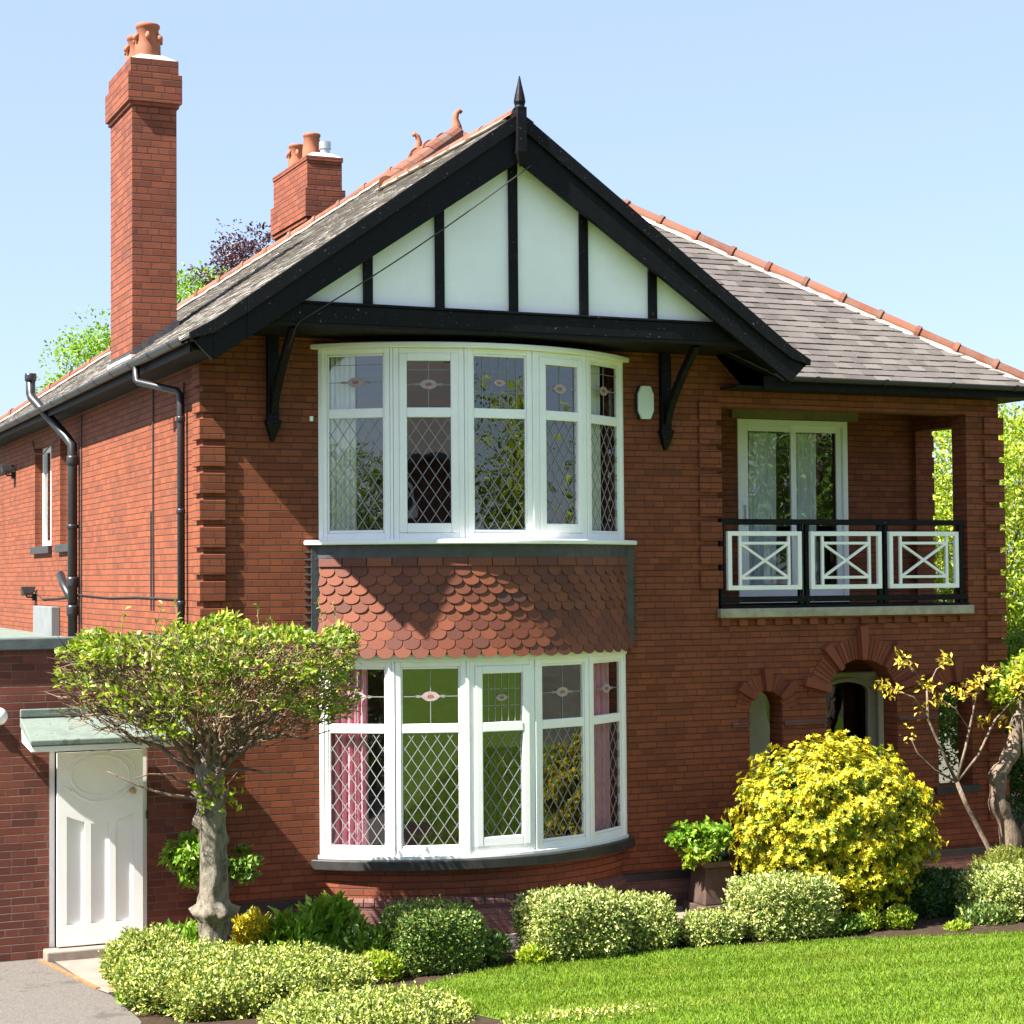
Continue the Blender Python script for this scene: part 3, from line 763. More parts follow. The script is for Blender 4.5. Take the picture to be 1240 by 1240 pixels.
# ridge and hip tiles on a bed of pale mortar
def ridge(a, b, rad=.115, step=.46, collar=True, bed=.15):
    a, b = Vector(a), Vector(b); d = (b - a); Lg = d.length; d.normalize(); side = d.cross(Vector((0, 0, 1))).normalized(); upv = side.cross(d)
    mb = MB(); n = max(1, round(Lg / step)); st = Lg / n; K = 9
    def half(p0, p1, r0, r1):
        vs = []
        for p, r in ((p0, r0), (p1, r1)):
            for k in range(K):
                t = -.12 * PI + 1.24 * PI * k / (K - 1); vs.append(tuple(p + side * math.cos(t) * r + upv * math.sin(t) * r))
        mb.add(vs + [tuple(p0 - upv * .02), tuple(p1 - upv * .02)], [(k, k + 1, K + k + 1, K + k) for k in range(K - 1)] + [tuple(range(K)) , tuple(range(K, 2 * K))[::-1]])
    for i in range(n):
        p0 = a + d * (i * st + .004); p1 = a + d * ((i + 1) * st - .004); jz = upv * random.uniform(-.006, .006)
        half(p0 + jz, p1 + jz, rad, rad * .97)
        if collar: half(p1 - d * .05 + jz, p1 + jz + d * .006, rad * 1.2, rad * 1.22)
    t = mb.build('ridge_tiles', 'terracotta', roof)
    m2 = MB(); K2 = max(2, int(Lg / .12)); vs = []
    for i in range(K2 + 1):
        p = a + d * (Lg * i / K2)
        for s_ in (-1, 1): vs.append(tuple(p + side * s_ * (bed + random.uniform(-.012, .02)) - upv * (.065)))
        vs.append(tuple(p + upv * .05))
    for i in range(K2):
        o = i * 3; m2.f += [(o, o + 3, o + 5, o + 2), (o + 1, o + 2, o + 5, o + 4), (o, o + 1, o + 4, o + 3)]
    m2.v = vs; m2.build('mortar_bed', 'mortar', roof)
upz = Vector((0, 0, .03))
ridge((AX, YF + .03, ZA), JJ + upz * .4, .075, .46, False, .17)
ridge(JJ + upz, F1 + upz, .125, .3, False, .17)
ridge(F1 + upz, F2 + upz, .115)
ridge(F1 + upz, CFR + Vector((-.05, .05, .0)) + upz, .088, .5, True, .135)
ridge(F2 + upz, CBL + upz, .08, .5, True, .135)
# horned terracotta finials at the ends of the main ridge
for p, sx in ((F1, 1), (F2, -1)):
    m_ = MB(); b_ = p + Vector((0, 0, .10))
    pts = [b_ + Vector((0, 0, -.1)), b_ + Vector((0, 0, .06)), b_ + Vector((-.02 * sx, 0, .15)), b_ + Vector((.0, 0, .225)), b_ + Vector((.04 * sx, 0, .26)), b_ + Vector((.07 * sx, 0, .235))]
    m_.tube(pts, [.10, .062, .042, .036, .034, .025], 10)
    m_.build('ridge_finial', 'pot', roof, smooth=True, label='curled terracotta finial on the ridge')
# pale mortar pointing along the verge of the gable
for sg in (-1, 1):
    m_ = MB(); m_.bar((AX, -.99, ZA - .012), (AX + sg * 3.05, -.99, ZA - .012 - TM * 3.05), .05, .028, (0, 0, 1)); m_.build('verge_mortar', 'mortar', roof)

# ---- eaves: fascias, soffits, gutters
def gutter(a, b, r=.058, parent=house):
    a, b = Vector(a), Vector(b); d = (b - a); Lg = d.length; d.normalize(); side = d.cross(Vector((0, 0, 1))).normalized()
    mb = MB(); K = 10; vs = []
    for rr in (r, r - .006):
        for p in (a, b):
            for k in range(K + 1):
                t = PI + PI * k / K; vs.append(tuple(p + side * math.cos(t) * rr + Vector((0, 0, 1)) * math.sin(t) * rr))
    n = K + 1
    fs = [(k, k + 1, n + k + 1, n + k) for k in range(K)] + [(2 * n + k + 1, 2 * n + k, 3 * n + k, 3 * n + k + 1) for k in range(K)]
    fs += [(0, n, 3 * n, 2 * n), (K, 2 * n + K, 3 * n + K, n + K)]
    mb.add(vs, fs)
    i = .4
    while i < Lg:                                     # union clips
        vs = []
        for p in (a + d * i, a + d * (i + .05)):
            for k in range(K + 1):
                t = PI - .1 + (PI + .2) * k / K; vs.append(tuple(p + side * math.cos(t) * (r + .007) + Vector((0, 0, 1)) * math.sin(t) * (r + .007)))
        mb.add(vs, [(k, k + 1, n + k + 1, n + k) for k in range(K)])
        i += .92
    return mb.build('gutter', 'gutter', parent, smooth=True)
gutter((-.42, -.93, 5.945), (-.42, 13.7, 5.93)); gutter((6.5, -.46, 5.865), (10.25, -.46, 5.855))
boxes('fascia', 'black', house, [(-.345, -.32, -.86, YB, 5.82, 5.955), (6.3, 10.12, -.375, -.35, 5.73, 5.865), (10.0955, 10.12, -.349, YB, 5.73, 5.865)])
boxes('soffit', 'soffit', house, [(-.3195, -.001, -.86, YB, 5.84, 5.865), (5.95, 10.09, -.3495, -.001, 5.735, 5.76), (9.801, 10.095, .0, YB, 5.735, 5.76)])

# ---- pipes on the left flank
def pipe(name, pts, r, joints=(), label=None):
    mb = MB(); mb.tube(pts, r, 14)
    for p, h in joints: mb.lathe([(r * 1.22, -h / 2), (r * 1.28, -h / 4), (r * 1.28, h / 4), (r * 1.22, h / 2)], p, 14)
    return mb.build(name, 'gutter', house, smooth=True, label=label)
pipe('downpipe', [(-.42, 1.15, 5.89), (-.42, 1.15, 5.74), (-.40, 1.12, 5.72), (-.09, .70, 5.60), (-.07, .66, 5.56), (-.07, .64, 5.4), (-.07, .64, 2.9)], .037, [((-.07, .64, 5.3), .06), ((-.07, .64, 4.35), .05), ((-.07, .64, 3.4), .05)])
pipe('soil_pipe', [(-.50, 7.3, 6.42), (-.50, 7.3, 6.16), (-.49, 7.25, 6.10), (-.14, 6.6, 5.52), (-.09, 6.52, 5.42), (-.09, 6.5, 5.3), (-.09, 6.5, 2.85)], .062,
     [((-.09, 6.5, 5.22), .12), ((-.09, 6.5, 3.62), .14), ((-.09, 6.5, 3.25), .14), ((-.50, 7.3, 6.38), .1), ((-.09, 6.5, 4.35), .05)], label='fat black soil pipe with a swan neck past the eaves')
pipe('soil_pipe', [(-.09, 6.52, 3.38), (-.13, 6.95, 3.6), (-.12, 7.2, 3.72)], .055, label='short black branch of the soil pipe')
mb = MB()
for pts in ([(-.014, 2.15, 5.8), (-.014, 2.16, 4.4), (-.014, 2.14, 3.3)], [(-.014, 2.26, 4.4), (-.014, 2.27, 3.3)], [(-.012, 6.3, 5.8), (-.012, 6.32, 3.0)], [(-.012, .75, 5.7), (-.012, .76, 3.3)],
            [(-.014, 6.9, 3.46), (-.014, 4.5, 3.43), (-.014, 3.0, 3.45), (-.014, .9, 3.44)], [(-.014, 10.1, 5.72), (-.05, 9.6, 5.5), (-.04, 9.0, 5.46), (-.03, 8.2, 5.6), (-.014, 7.6, 5.72)], [(-.014, 10.0, 3.5), (-.02, 9.2, 3.38), (-.014, 8.0, 3.4), (-.014, 7.3, 3.42)]):
    mb = MB(); mb.tube(pts, .009, 6); mb.build('wall_cable', 'wire', house)
mb = MB(); mb.box(-.12, -.001, 7.9, 9.4, 2.86, 3.28); mb.build('lead_upstand', 'grey_box', house, .01, label='grey flashing panel above the flat roof')
for y0, y1 in ((8.6, 9.95), (7.0, 7.9)):
    wn_ = part_empty('window', house)
    m_ = MB()
    for a, b in ((y0, y0 + .08), (y1 - .08, y1)): m_.box(.11, .17, a, b, 4.14, 5.6)
    for a, b in ((4.14, 4.22), (5.52, 5.6)): m_.box(.112, .168, y0 + .08, y1 - .08, a, b)
    m_.box(.114, .166, (y0 + y1) / 2 - .04, (y0 + y1) / 2 + .04, 4.22, 5.52); m_.build('frame', 'white', wn_, .006)
    m_ = MB(); m_.add([(.14, y0, 4.14), (.14, y1, 4.14), (.14, y1, 5.6), (.14, y0, 5.6)], [(0, 1, 2, 3)]); m_.build('pane', 'glass', wn_)
    m_ = MB(); m_.box(-.06, .11, y0 - .08, y1 + .08, 4.03, 4.139); m_.build('sill', 'sillblack', wn_, .008)

# ---- chimneys
def chimney(x0, x1, y0, y1, stages, zf, pots):
    ch = part_empty('chimney', house)
    mb = MB()
    for (za, zb, e) in stages: mb.box(x0 - e, x1 + e, y0 - e, y1 + e, za, zb)
    mb.build('stack', 'brick_stack', ch, .004)
    e = stages[-1][2]
    m_ = MB(); m_.hull8([(x0 - e + .01, y0 - e + .01, zf), (x1 + e - .01, y0 - e + .01, zf), (x1 + e - .01, y1 + e - .01, zf), (x0 - e + .01, y1 + e - .01, zf)],
                        [(x0 + .12, y0 + .12, zf + .085), (x1 - .12, y0 + .12, zf + .085), (x1 - .12, y1 - .12, zf + .085), (x0 + .12, y1 - .12, zf + .085)])
    m_.build('flaunching', 'mortar', ch, .01)
    for k, (px, py, r, h, tp) in enumerate(pots):
        m_ = MB()
        if tp == 'steel':
            m_.lathe([(r, 0), (r, h * .55), (r * 1.2, h * .55), (r * 1.2, h), (r * .9, h), (r * .9, h * .7)], (px, py, zf + .03), 18)
            m_.build('flue_cowl', 'steel', ch, smooth=False); continue
        m_.lathe([(r, 0), (r * 1.06, h * .08), (r * 1.04, h * .45), (r * .86, h * .88), (r * .97, h * .90), (r * 1.0, h * .97), (r * .92, h), (r * .72, h), (r * .7, h * .8)], (px, py, zf + .03), 24)
        if tp == 'horn':
            for q in range(6):
                a = q * PI / 3 + .3; hh = zf + .03 + h * .55
                c, s_ = math.cos(a), math.sin(a)
                m_.tube([(px + c * r * .85, py + s_ * r * .85, hh + .09), (px + c * r * 1.16, py + s_ * r * 1.16, hh + .035), (px + c * r * 1.24, py + s_ * r * 1.24, hh - .0)], [.02, .034, .022], 8)
        m_.build('chimney_pot', 'pot', ch, smooth=True)
    return ch
chimney(.0, .53, 3.28, 4.49, [(5.88, 9.19, 0), (9.19, 9.24, .025), (9.24, 9.58, .055), (9.58, 9.755, .02)], 9.755, [(.265, 3.62, .145, .47, 'horn'), (.265, 4.14, .14, .46, 'horn')])
chimney(3.62, 4.13, 8.0, 9.7, [(7.0, 8.90, 0), (8.90, 8.96, .03), (8.96, 9.38, .055), (9.38, 9.80, .015), (9.80, 9.87, .03)], 9.87, [(3.88, 8.62, .135, .44, 'plain'), (3.86, 9.32, .13, .42, 'horn'), (3.96, 8.22, .075, .24, 'steel')])
# stepped lead flashing at the foot of the tall chimney
mb = MB()
for i in range(6):
    x = .02 + i * .09; z = ZE + TM * (x - XE)
    mb.box(x, x + .085, 3.27, 3.279, z - .02, z + .13); 
for i in range(8): mb.box(-.018, -.001, 3.3 + i * .15, 3.44 + i * .15, 6.1, 6.3)
mb.build('flashing', 'lead', house)
mb = MB(); mb.bar((-.0, 3.2, ZE + TM * .35 + .03), (-.0, 4.55, ZE + TM * .35 + .03), .06, .04); mb.build('flashing', 'mortar', house)

# ---- balcony
bal = part_empty('balcony', house)
mb = MB(); mb.box(5.88, 9.34, -.09, -.001, 3.165, 3.268); mb.build('slab_edge', 'concrete', bal, .012)
mb = MB(); mb.box(5.9, 9.32, -.05, -.001, 3.145, 3.163)
x = 5.92
while x < 9.3: mb.box(x, x + .105, -.035, -.001, 3.075, 3.143); x += .232
mb.build('dentil_course', 'voussoir', bal)
mb = MB(); mb.box(5.93, 9.285, -.02, .05, 4.215, 4.28); mb.build('top_rail', 'black', bal, .01)
mb = MB(); mb.box(5.93, 9.31, -.01, .05, 3.335, 3.40); mb.box(5.93, 9.31, -.03, .07, 3.27, 3.30); mb.build('bottom_rail', 'black', bal, .006)
for x in (5.955, 6.99, 7.075, 8.075, 8.155, 9.22):
    mb = MB(); mb.box(x - .028, x + .028, -.005, .045, 3.3005, 4.2145); mb.build('post', 'black', bal, .005)
for x0, x1 in ((6.0, 6.97), (7.09, 8.06), (8.165, 9.15)):
    mb = MB(); z0, z1, t = 3.475, 4.14, .052; ya, yb = -.055, -.006
    mb.box(x0, x0 + t, ya, yb, z0, z1); mb.box(x1 - t, x1, ya, yb, z0, z1); mb.box(x0 + t, x1 - t, ya, yb, z0, z0 + t); mb.box(x0 + t, x1 - t, ya, yb, z1 - t, z1)
    i0, i1 = x0 + .165, x1 - .165; j0, j1 = z0 + .135, z1 - .135; s_ = .032
    mb.box(i0 - s_ / 2, i0 + s_ / 2, ya + .006, yb - .008, z0 + t, z1 - t); mb.box(i1 - s_ / 2, i1 + s_ / 2, ya + .006, yb - .008, z0 + t, z1 - t)
    mb.box(i0 + s_ / 2, i1 - s_ / 2, ya + .008, yb - .01, j0 - s_ / 2, j0 + s_ / 2); mb.box(i0 + s_ / 2, i1 - s_ / 2, ya + .008, yb - .01, j1 - s_ / 2, j1 + s_ / 2)
    ym = (ya + yb) / 2
    mb.bar((i0, ym - .004, j0), (i1, ym - .004, j1), .03, .028, (0, 1, 0)); mb.bar((i0, ym + .005, j1), (i1, ym + .005, j0), .03, .028, (0, 1, 0))
    mb.build('railing_panel', 'white_rail', bal, .004)
# sliding patio door
pd = part_empty('patio_door', house)
mb = MB(); yy0, yy1 = 1.40, 1.47; x0, x1, z0, z1 = 6.99, 8.57, 3.30, 5.55
mb.box(x0, x0 + .07, yy0, yy1, z0, z1); mb.box(x1 - .07, x1, yy0, yy1, z0, z1); mb.box(x0 + .07, x1 - .07, yy0, yy1, z0, z0 + .06); mb.box(x0 + .07, x1 - .07, yy0, yy1, z1 - .07, z1)
mb.build('frame', 'white', pd, .006)
mb = MB()
for a, b, y in ((x0 + .0705, 7.82, 1.405), (7.76, x1 - .0705, 1.44)):
    for u0, u1, w0, w1 in ((a, a + .075, z0 + .0605, z1 - .0705), (b - .075, b, z0 + .0605, z1 - .0705), (a + .075, b - .075, z0 + .0605, z0 + .16), (a + .075, b - .075, z1 - .145, z1 - .0705)):
        mb.box(u0, u1, y, y + .03, w0, w1)
mb.build('sash', 'white', pd, .006)
for a, b, y in ((x0 + .14, 7.75, 1.42), (7.83, x1 - .14, 1.455)):
    mb = MB(); mb.add([(a, y, z0 + .15), (b, y, z0 + .15), (b, y, z1 - .14), (a, y, z1 - .14)], [(0, 1, 2, 3)]); mb.build('pane', 'glass', pd)
mb = MB(); mb.box(7.075, 7.11, 1.36, 1.404, 4.25, 4.5); mb.build('handle', 'white', pd, .008)
for a, b in ((7.25, 7.62), (7.84, 8.2)):
    c = MB(); nn = 40; vs = []
    for z in (z0 + .05, z1 - .15):
        vs += [(a + (b - a) * q / nn + (.02 if z > 5 else 0), 1.60 + .03 * math.sin(q * .9) + .012 * math.sin(q * 2.1), z) for q in range(nn + 1)]
    c.add(vs, [(q, q + 1, nn + 2 + q, nn + 1 + q) for q in range(nn)]); c.build('curtain', 'net', pd, smooth=True)
mb = MB(); mb.box(6.9, 8.72, 1.375, 1.419, 5.56, 5.70); mb.build('lintel', 'lintel', house, .008)

# ---- porch arches and the front door behind
def arch_ring(cx, cz, ri, ro, a0, a1, nb, keys, hk):
    mb = MB()
    def wedge(t0, t1, r0, r1, y0):
        p = [(cx + r * math.cos(t), cz + r * math.sin(t)) for r, t in ((r0, t0), (r1, t0), (r1, t1), (r0, t1))]
        mb.prism(p, 'y', y0, .02)
    da = (a1 - a0) / nb
    for i in range(nb):
        t0 = a0 + da * i; wedge(t0 + .006, t0 + da - .006, ri, ro, -.012 - (.002 if i % 2 else 0))
    for k, (t, ex) in enumerate(keys): wedge(t - hk, t + hk, ri - .005, ro + ex + .03, -.085)
    return mb.build('arch_surround', 'voussoir', house, .0015)
arch_ring(7.79, 2.17, .49, .745, .12, PI - .12, 34, [(PI / 2, .10), (R(52), .05), (R(128), .05), (R(18), .06), (R(162), .06)], .065)
arch_ring(6.5, 2.12, .215, .40, .05, PI - .05, 18, [(PI / 2, .04), (R(38), .03), (R(142), .03)], .13)
arch_ring(9.1, 2.12, .245, .43, .05, PI - .05, 18, [(PI / 2, .04), (R(38), .03), (R(142), .03)], .12)
boxes('string_course', 'brick_plinth', house, [(a, b, -.03, .0, 1.93, 1.985) for a, b in ((6.05, 6.275), (6.73, 7.29), (8.29, 8.845), (9.355, 9.54))], .005)
boxes('sill', 'sillblack', house, [(6.22, 6.78, -.05, .29, 1.06, 1.129), (8.79, 9.42, -.05, .27, 1.04, 1.129)], .006)
fd = part_empty('front_door', house)
def glass_arch(x0, x1, z0, zs, rise, n=12):
    c = (x0 + x1) / 2; h = (x1 - x0) / 2
    return [(x0, z0), (x1, z0)] + [(c + h * math.cos(PI * i / n), zs + rise * math.sin(PI * i / n)) for i in range(n + 1)]
gA = glass_arch(8.14, 8.75, .95, 2.19, .12); el = [(7.62 + .34 * math.cos(2 * PI * i / 32), 2.05 + .42 * math.sin(2 * PI * i / 32)) for i in range(32)]
flat('frame', rect(6.98, 8.98, .1, 2.44), [gA, el], 'y', 1.30, 1.36, 'cream', fd)
flat('pane', rect(8.1, 8.8, .9, 2.38), [], 'y', 1.375, 1.38, 'glass_dark', fd); flat('pane', rect(7.2, 8.0, 1.55, 2.43), [], 'y', 1.375, 1.38, 'glass_dark', fd)
mb = MB()
for a in range(14):
    t = PI * a / 13; t1 = PI * (a + 1) / 13
    if a < 13: mb.bar((8.445 + .36 * math.cos(t), 1.285, 2.20 + .15 * math.sin(t)), (8.445 + .36 * math.cos(t1), 1.285, 2.20 + .15 * math.sin(t1)), .03, .045, (0, 1, 0))
mb.box(8.86, 8.97, 1.24, 1.299, .1, 2.43); mb.box(7.0, 8.859, 1.262, 1.299, 2.375, 2.43); mb.box(7.99, 8.04, 1.27, 1.299, .1, 2.374)
mb.build('moulding', 'cream', fd, .006)

# ------------------------------------------------------------------ side extension
annex = empty('side_extension', (0, .12, 0), 'low flat roofed brick extension left of the house with white door', 'extension')
def apart(ob): ob.parent = annex; ob.matrix_parent_inverse = annex.matrix_world.inverted() if False else Matrix.Translation((0, -.12, 0)); return ob
apart(flat('wall', rect(-5.5, -.002, -.05, 2.97), [rect(-1.5, -.535, -.051 + .13, 2.03)], 'y', .12, .36, 'brick_annex'))
mb = MB(); mb.box(-5.5, -5.26, .361, 15, -.05, 2.97); mb.box(-5.2599, -.002, 14.76, 15, -.05, 2.97); apart(mb.build('wall', 'brick_annex'))
mb = MB(); mb.box(-5.55, -.055, .07, .34, 2.972, 3.09); apart(mb.build('roof_kerb', 'felt_edge', None, .012))
mb = MB(); mb.box(-5.26, -.003, .361, 14.76, 2.80, 2.88); apart(mb.build('flat_roof', 'felt'))
dr = apart(empty('door'))
dl, drr, db_, dt = -1.435, -.60, .10, 1.97
dw = drr - dl
mb = MB()
mb.box(-1.5, dl - .004, .14, .24, .08, 2.03); mb.box(drr + .004, -.535, .14, .24, .08, 2.03); mb.box(dl - .004, drr + .004, .14, .24, dt + .004, 2.03)
apart(mb.build('door_frame', 'white_paint', None, .008))
leaf_o = rect(dl, drr, db_, dt)
pan = []
f = lambda u: dl + dw * u
for u0, u1, s in ((.11, .315, 1), (.39, .60, 0), (.68, .885, -1)):
    top = []
    for k in range(9):
        u = u1 + (u0 - u1) * k / 8; x = f(u); c = (u - .5) / .5
        top.append((x, 1.27 + .16 * max(0, abs(c) - .18) ** 1.3))
    pan.append([(f(u0), .30), (f(u1), .30)] + top)
o = flat('door_leaf', leaf_o, pan, 'y', .165, .185, 'white_paint'); o.parent = dr; o.matrix_parent_inverse = Matrix.Translation((0, -.12, 0))
bv = o.modifiers.new('bevel', 'BEVEL'); bv.width = .006; bv.segments = 2; bv.limit_method = 'ANGLE'
def dpart(o): o.parent = dr; o.matrix_parent_inverse = Matrix.Translation((0, -.12, 0)); return o
mb = MB(); mb.box(dl + .002, drr - .002, .188, .215, db_ + .002, dt - .002); dpart(mb.build('door_panel', 'white_paint'))
mb = MB(); cx, cz = f(.5), 1.735
def loop(pts, r, closed=True):
    pp = pts + ([pts[0], pts[1]] if closed else []); mb.tube(pp, r, 8)
loop([(cx + .285 * math.cos(2 * PI * i / 40), .163, cz + .195 * math.sin(2 * PI * i / 40)) for i in range(40)], .012)
loop([(cx + .355 * math.cos(t), .163, cz - .0 + .235 * math.sin(t)) for t in np.linspace(R(15), R(165), 24)], .011, False)
loop([(f(.02), .163, 1.63), (f(.09), .163, 1.635), (f(.16), .163, 1.60)] + [(cx + .31 * math.cos(t), .163, cz - .02 + .235 * math.sin(t)) for t in np.linspace(R(205), R(335), 18)] + [(f(.84), .163, 1.60), (f(.91), .163, 1.635), (f(.98), .163, 1.63)], .013, False)
dpart(mb.build('moulding', 'white_paint', smooth=True))
mb = MB(); mb.lathe([(.0285, 0), (.0285, .008), (.012, .012), (.012, .03), (.026, .036), (.030, .05), (.022, .062), (.004, .066)], (0, 0, 0), 18)
mb.v = [(f(.875) + a, .163 - c, 1.575 + b) for a, b, c in mb.v]; dpart(mb.build('knob', 'brass', smooth=True))
mb = MB(); mb.box(-.548, -.53, .115, .15, 1.28, 1.36); apart(mb.build('latch', 'black_plain'))
mb = MB(); mb.box(-1.56, -.5, -.10, .119, -.03, .085); apart(mb.build('doorstep', 'stone_step', None, .015))
cp = apart(empty('canopy'))
def cpart(o): o.parent = cp; o.matrix_parent_inverse = Matrix.Translation((0, -.12, 0)); return o
mb = MB(); xa, xb = -1.80, -.22
mb.hull8([(xa, -.50, 2.10), (xb, -.50, 2.10), (xb, .119, 2.24), (xa, .119, 2.24)], [(xa, -.50, 2.155), (xb, -.50, 2.155), (xb, .119, 2.33), (xa, .119, 2.33)])
mb.box(xa, xb, .08, .119, 2.331, 2.41)
cpart(mb.build('canopy_roof', 'felt', None, .01))
mb = MB(); mb.box(xa + .01, xb - .01, -.485, -.455, 2.045, 2.099)
for x in (xa + .01, xb - .045):
    mb.hull8([(x, -.454, 2.045), (x + .035, -.454, 2.045), (x + .035, .118, 2.10), (x, .118, 2.10)], [(x, -.454, 2.108), (x + .035, -.454, 2.108), (x + .035, .118, 2.236), (x, .118, 2.236)])
cpart(mb.build('canopy_fascia', 'white_paint', None, .006))
mb = MB(); mb.add([(xa + .046, -.454, 2.075), (xb - .046, -.454, 2.075), (xb - .046, .118, 2.13), (xa + .046, .118, 2.13)], [(0, 1, 2, 3)]); cpart(mb.build('canopy_soffit', 'white_paint'))

# ------------------------------------------------------------------ small fittings
def oct_pts(cx, cz, w, h, c): return [(cx - w + c, cz - h), (cx + w - c, cz - h), (cx + w, cz - h * .5), (cx + w, cz + h * .5), (cx + w - c, cz + h), (cx - w + c, cz + h), (cx - w, cz + h * .5), (cx - w, cz - h * .5)]
al = empty('alarm_box', (4.97, 0, 5.56), 'pale green eight sided alarm box on the wall beside the upper bow window', 'alarm box')
mb = MB(); mb.prism(oct_pts(0, 0, .098, .185, .04), 'y', -.085, -.05); o = mb.build('cover', 'alarm', al, .012)
mb = MB(); mb.prism(oct_pts(0, 0, .105, .19, .04), 'y', -.0495, -.001); mb.build('back_plate', 'black_plain', al, .006)
def floodlight(loc, label, sc=1.):
    t = empty('floodlight', loc, label, 'security light', 'security lights on the left flank')
    m_ = MB(); m_.box(-.05 * sc, -.001, -.04, .04, -.05, .05); m_.tube([(-.03, 0, 0), (-.12, 0, .0), (-.16, -.03, .06)], .014, 8); m_.build('bracket', 'black_plain', t)
    m_ = MB(); m_.hull8([(-.20, -.17, .05), (-.06, -.17, .05), (-.06, .05, .02), (-.20, .05, .02)], [(-.24, -.15, .16), (-.02, -.15, .16), (-.05, .06, .11), (-.21, .06, .11)]); m_.build('lamp_head', 'black_plain', t, .012)
floodlight((0, 9.9, 3.40), 'black floodlight low on the side wall just above the flat roof')
floodlight((0, 12.0 - .15, 5.30), 'black floodlight high on the side wall under the eaves')
gl_ = empty('globe_lamp', (-2.0, .12, 2.33), 'white globe lamp on the extension wall left of the door canopy', 'wall lamp')
mb = MB(); mb.lathe([(.085 * math.sin(PI * (i + .02) / 12.04), -.085 * math.cos(PI * (i + .02) / 12.04)) for i in range(13)], (0, -.14, .02), 20); mb.build('globe', 'globe', gl_, smooth=True)
mb = MB(); mb.box(-.04, .04, -.03, -.001, -.14, -.04); mb.tube([(0, -.02, -.09), (0, -.14, -.11), (0, -.14, -.06)], .014, 8); mb.build('bracket', 'black_plain', gl_)
mb = MB(); a, b = Vector((.74, -.89, 6.16)), Vector((3.17, -1.03, 7.86))
mb.tube([a.lerp(b, i / 10) - Vector((0, 0, .05 * math.sin(PI * i / 10))) for i in range(11)], .0075, 6)
mb.tube([a, (.72, -.80, 6.1), (.70, -.66, 5.92)], .0075, 6)
tag(mb.build('overhead_cable', 'wire', smooth=True), 'thin dark cable slung across the white gable', 'cable')
mb = MB(); mb.box(1.115, 1.15, -.02, -.001, 5.26, 5.31); tag(mb.build('cable_clip', 'white'), 'tiny white cable clip left of the upper bow window', 'cable clip')

# ------------------------------------------------------------------ plants
rng = np.random.default_rng(11)
def unit(v): return v / np.maximum(1e-9, np.linalg.norm(v, axis=1, keepdims=True))
def leaves_mesh(name, mat, c, d, n, Ln, Wn, parent=None, fold=.25, curl=.15, label=None):
    """c: bases (N,3), d: leaf axes, n: leaf normals, Ln, Wn: lengths and widths. One six-point blade per leaf."""
    k = len(c); d = unit(d); s = unit(np.cross(d, n)); n2 = np.cross(s, d)
    Ln = np.broadcast_to(Ln, k)[:, None]; Wn = np.broadcast_to(Wn, k)[:, None]
    mid = c + d * Ln * .5; tip = c + d * Ln - n2 * Ln * curl
    ed = s * Wn * .5; lift = n2 * Wn * fold
    v = np.stack([c, mid - ed + lift, tip, mid + ed + lift], 1).reshape(-1, 3)
    b = np.arange(k)[:, None] * 4
    f = np.concatenate([b + np.array([[0, 1, 2]]), b + np.array([[0, 2, 3]])], 1).reshape(-1)
    me = bpy.data.meshes.new(name)
    me.vertices.add(len(v)); me.vertices.foreach_set('co', v.astype(np.float32).ravel())
    me.loops.add(len(f)); me.loops.foreach_set('vertex_index', f.astype(np.int32))
    me.polygons.add(k * 2); me.polygons.foreach_set('loop_start', np.arange(k * 2, dtype=np.int32) * 3)
    me.update(calc_edges=True); me.materials.append(M[mat])
    ob = bpy.data.objects.new(name, me); COL.objects.link(ob)
    if parent: ob.parent = parent
    if label: ob['label'] = label
    return ob
def rnd_dir(k): return unit(rng.normal(size=(k, 3)))
def lump_noise(p, seed, f=3.):
    r = np.random.default_rng(seed); out = 0
    for i in range(5):
        w_ = r.normal(size=3) * f * (1 + .5 * i); out = out + np.sin(p @ w_ + r.uniform(0, 6)) / (1 + .5 * i)
    return out / 2.4

def shell_points(k, rad, power, seed, lump=.08, depth=.12, floor=-.95):
    """points close to the surface of a rounded box of half sizes rad; z from floor upward"""
    q = rnd_dir(int(k * 2.2)); q = q[q[:, 2] > floor * .9][:k]
    t = (np.abs(q) ** power).sum(1) ** (-1 / power); u = q * t[:, None]
    rad = np.array(rad)
    sc = 1 + lump * lump_noise(u * rad * 3, seed) ; dep = 1 - np.minimum(.75, rng.exponential(depth, len(u)))
    p = u * sc[:, None] * dep[:, None] * rad
    nrm = unit(np.sign(u) * np.abs(u) ** (power - 1) / rad)
    return p, nrm

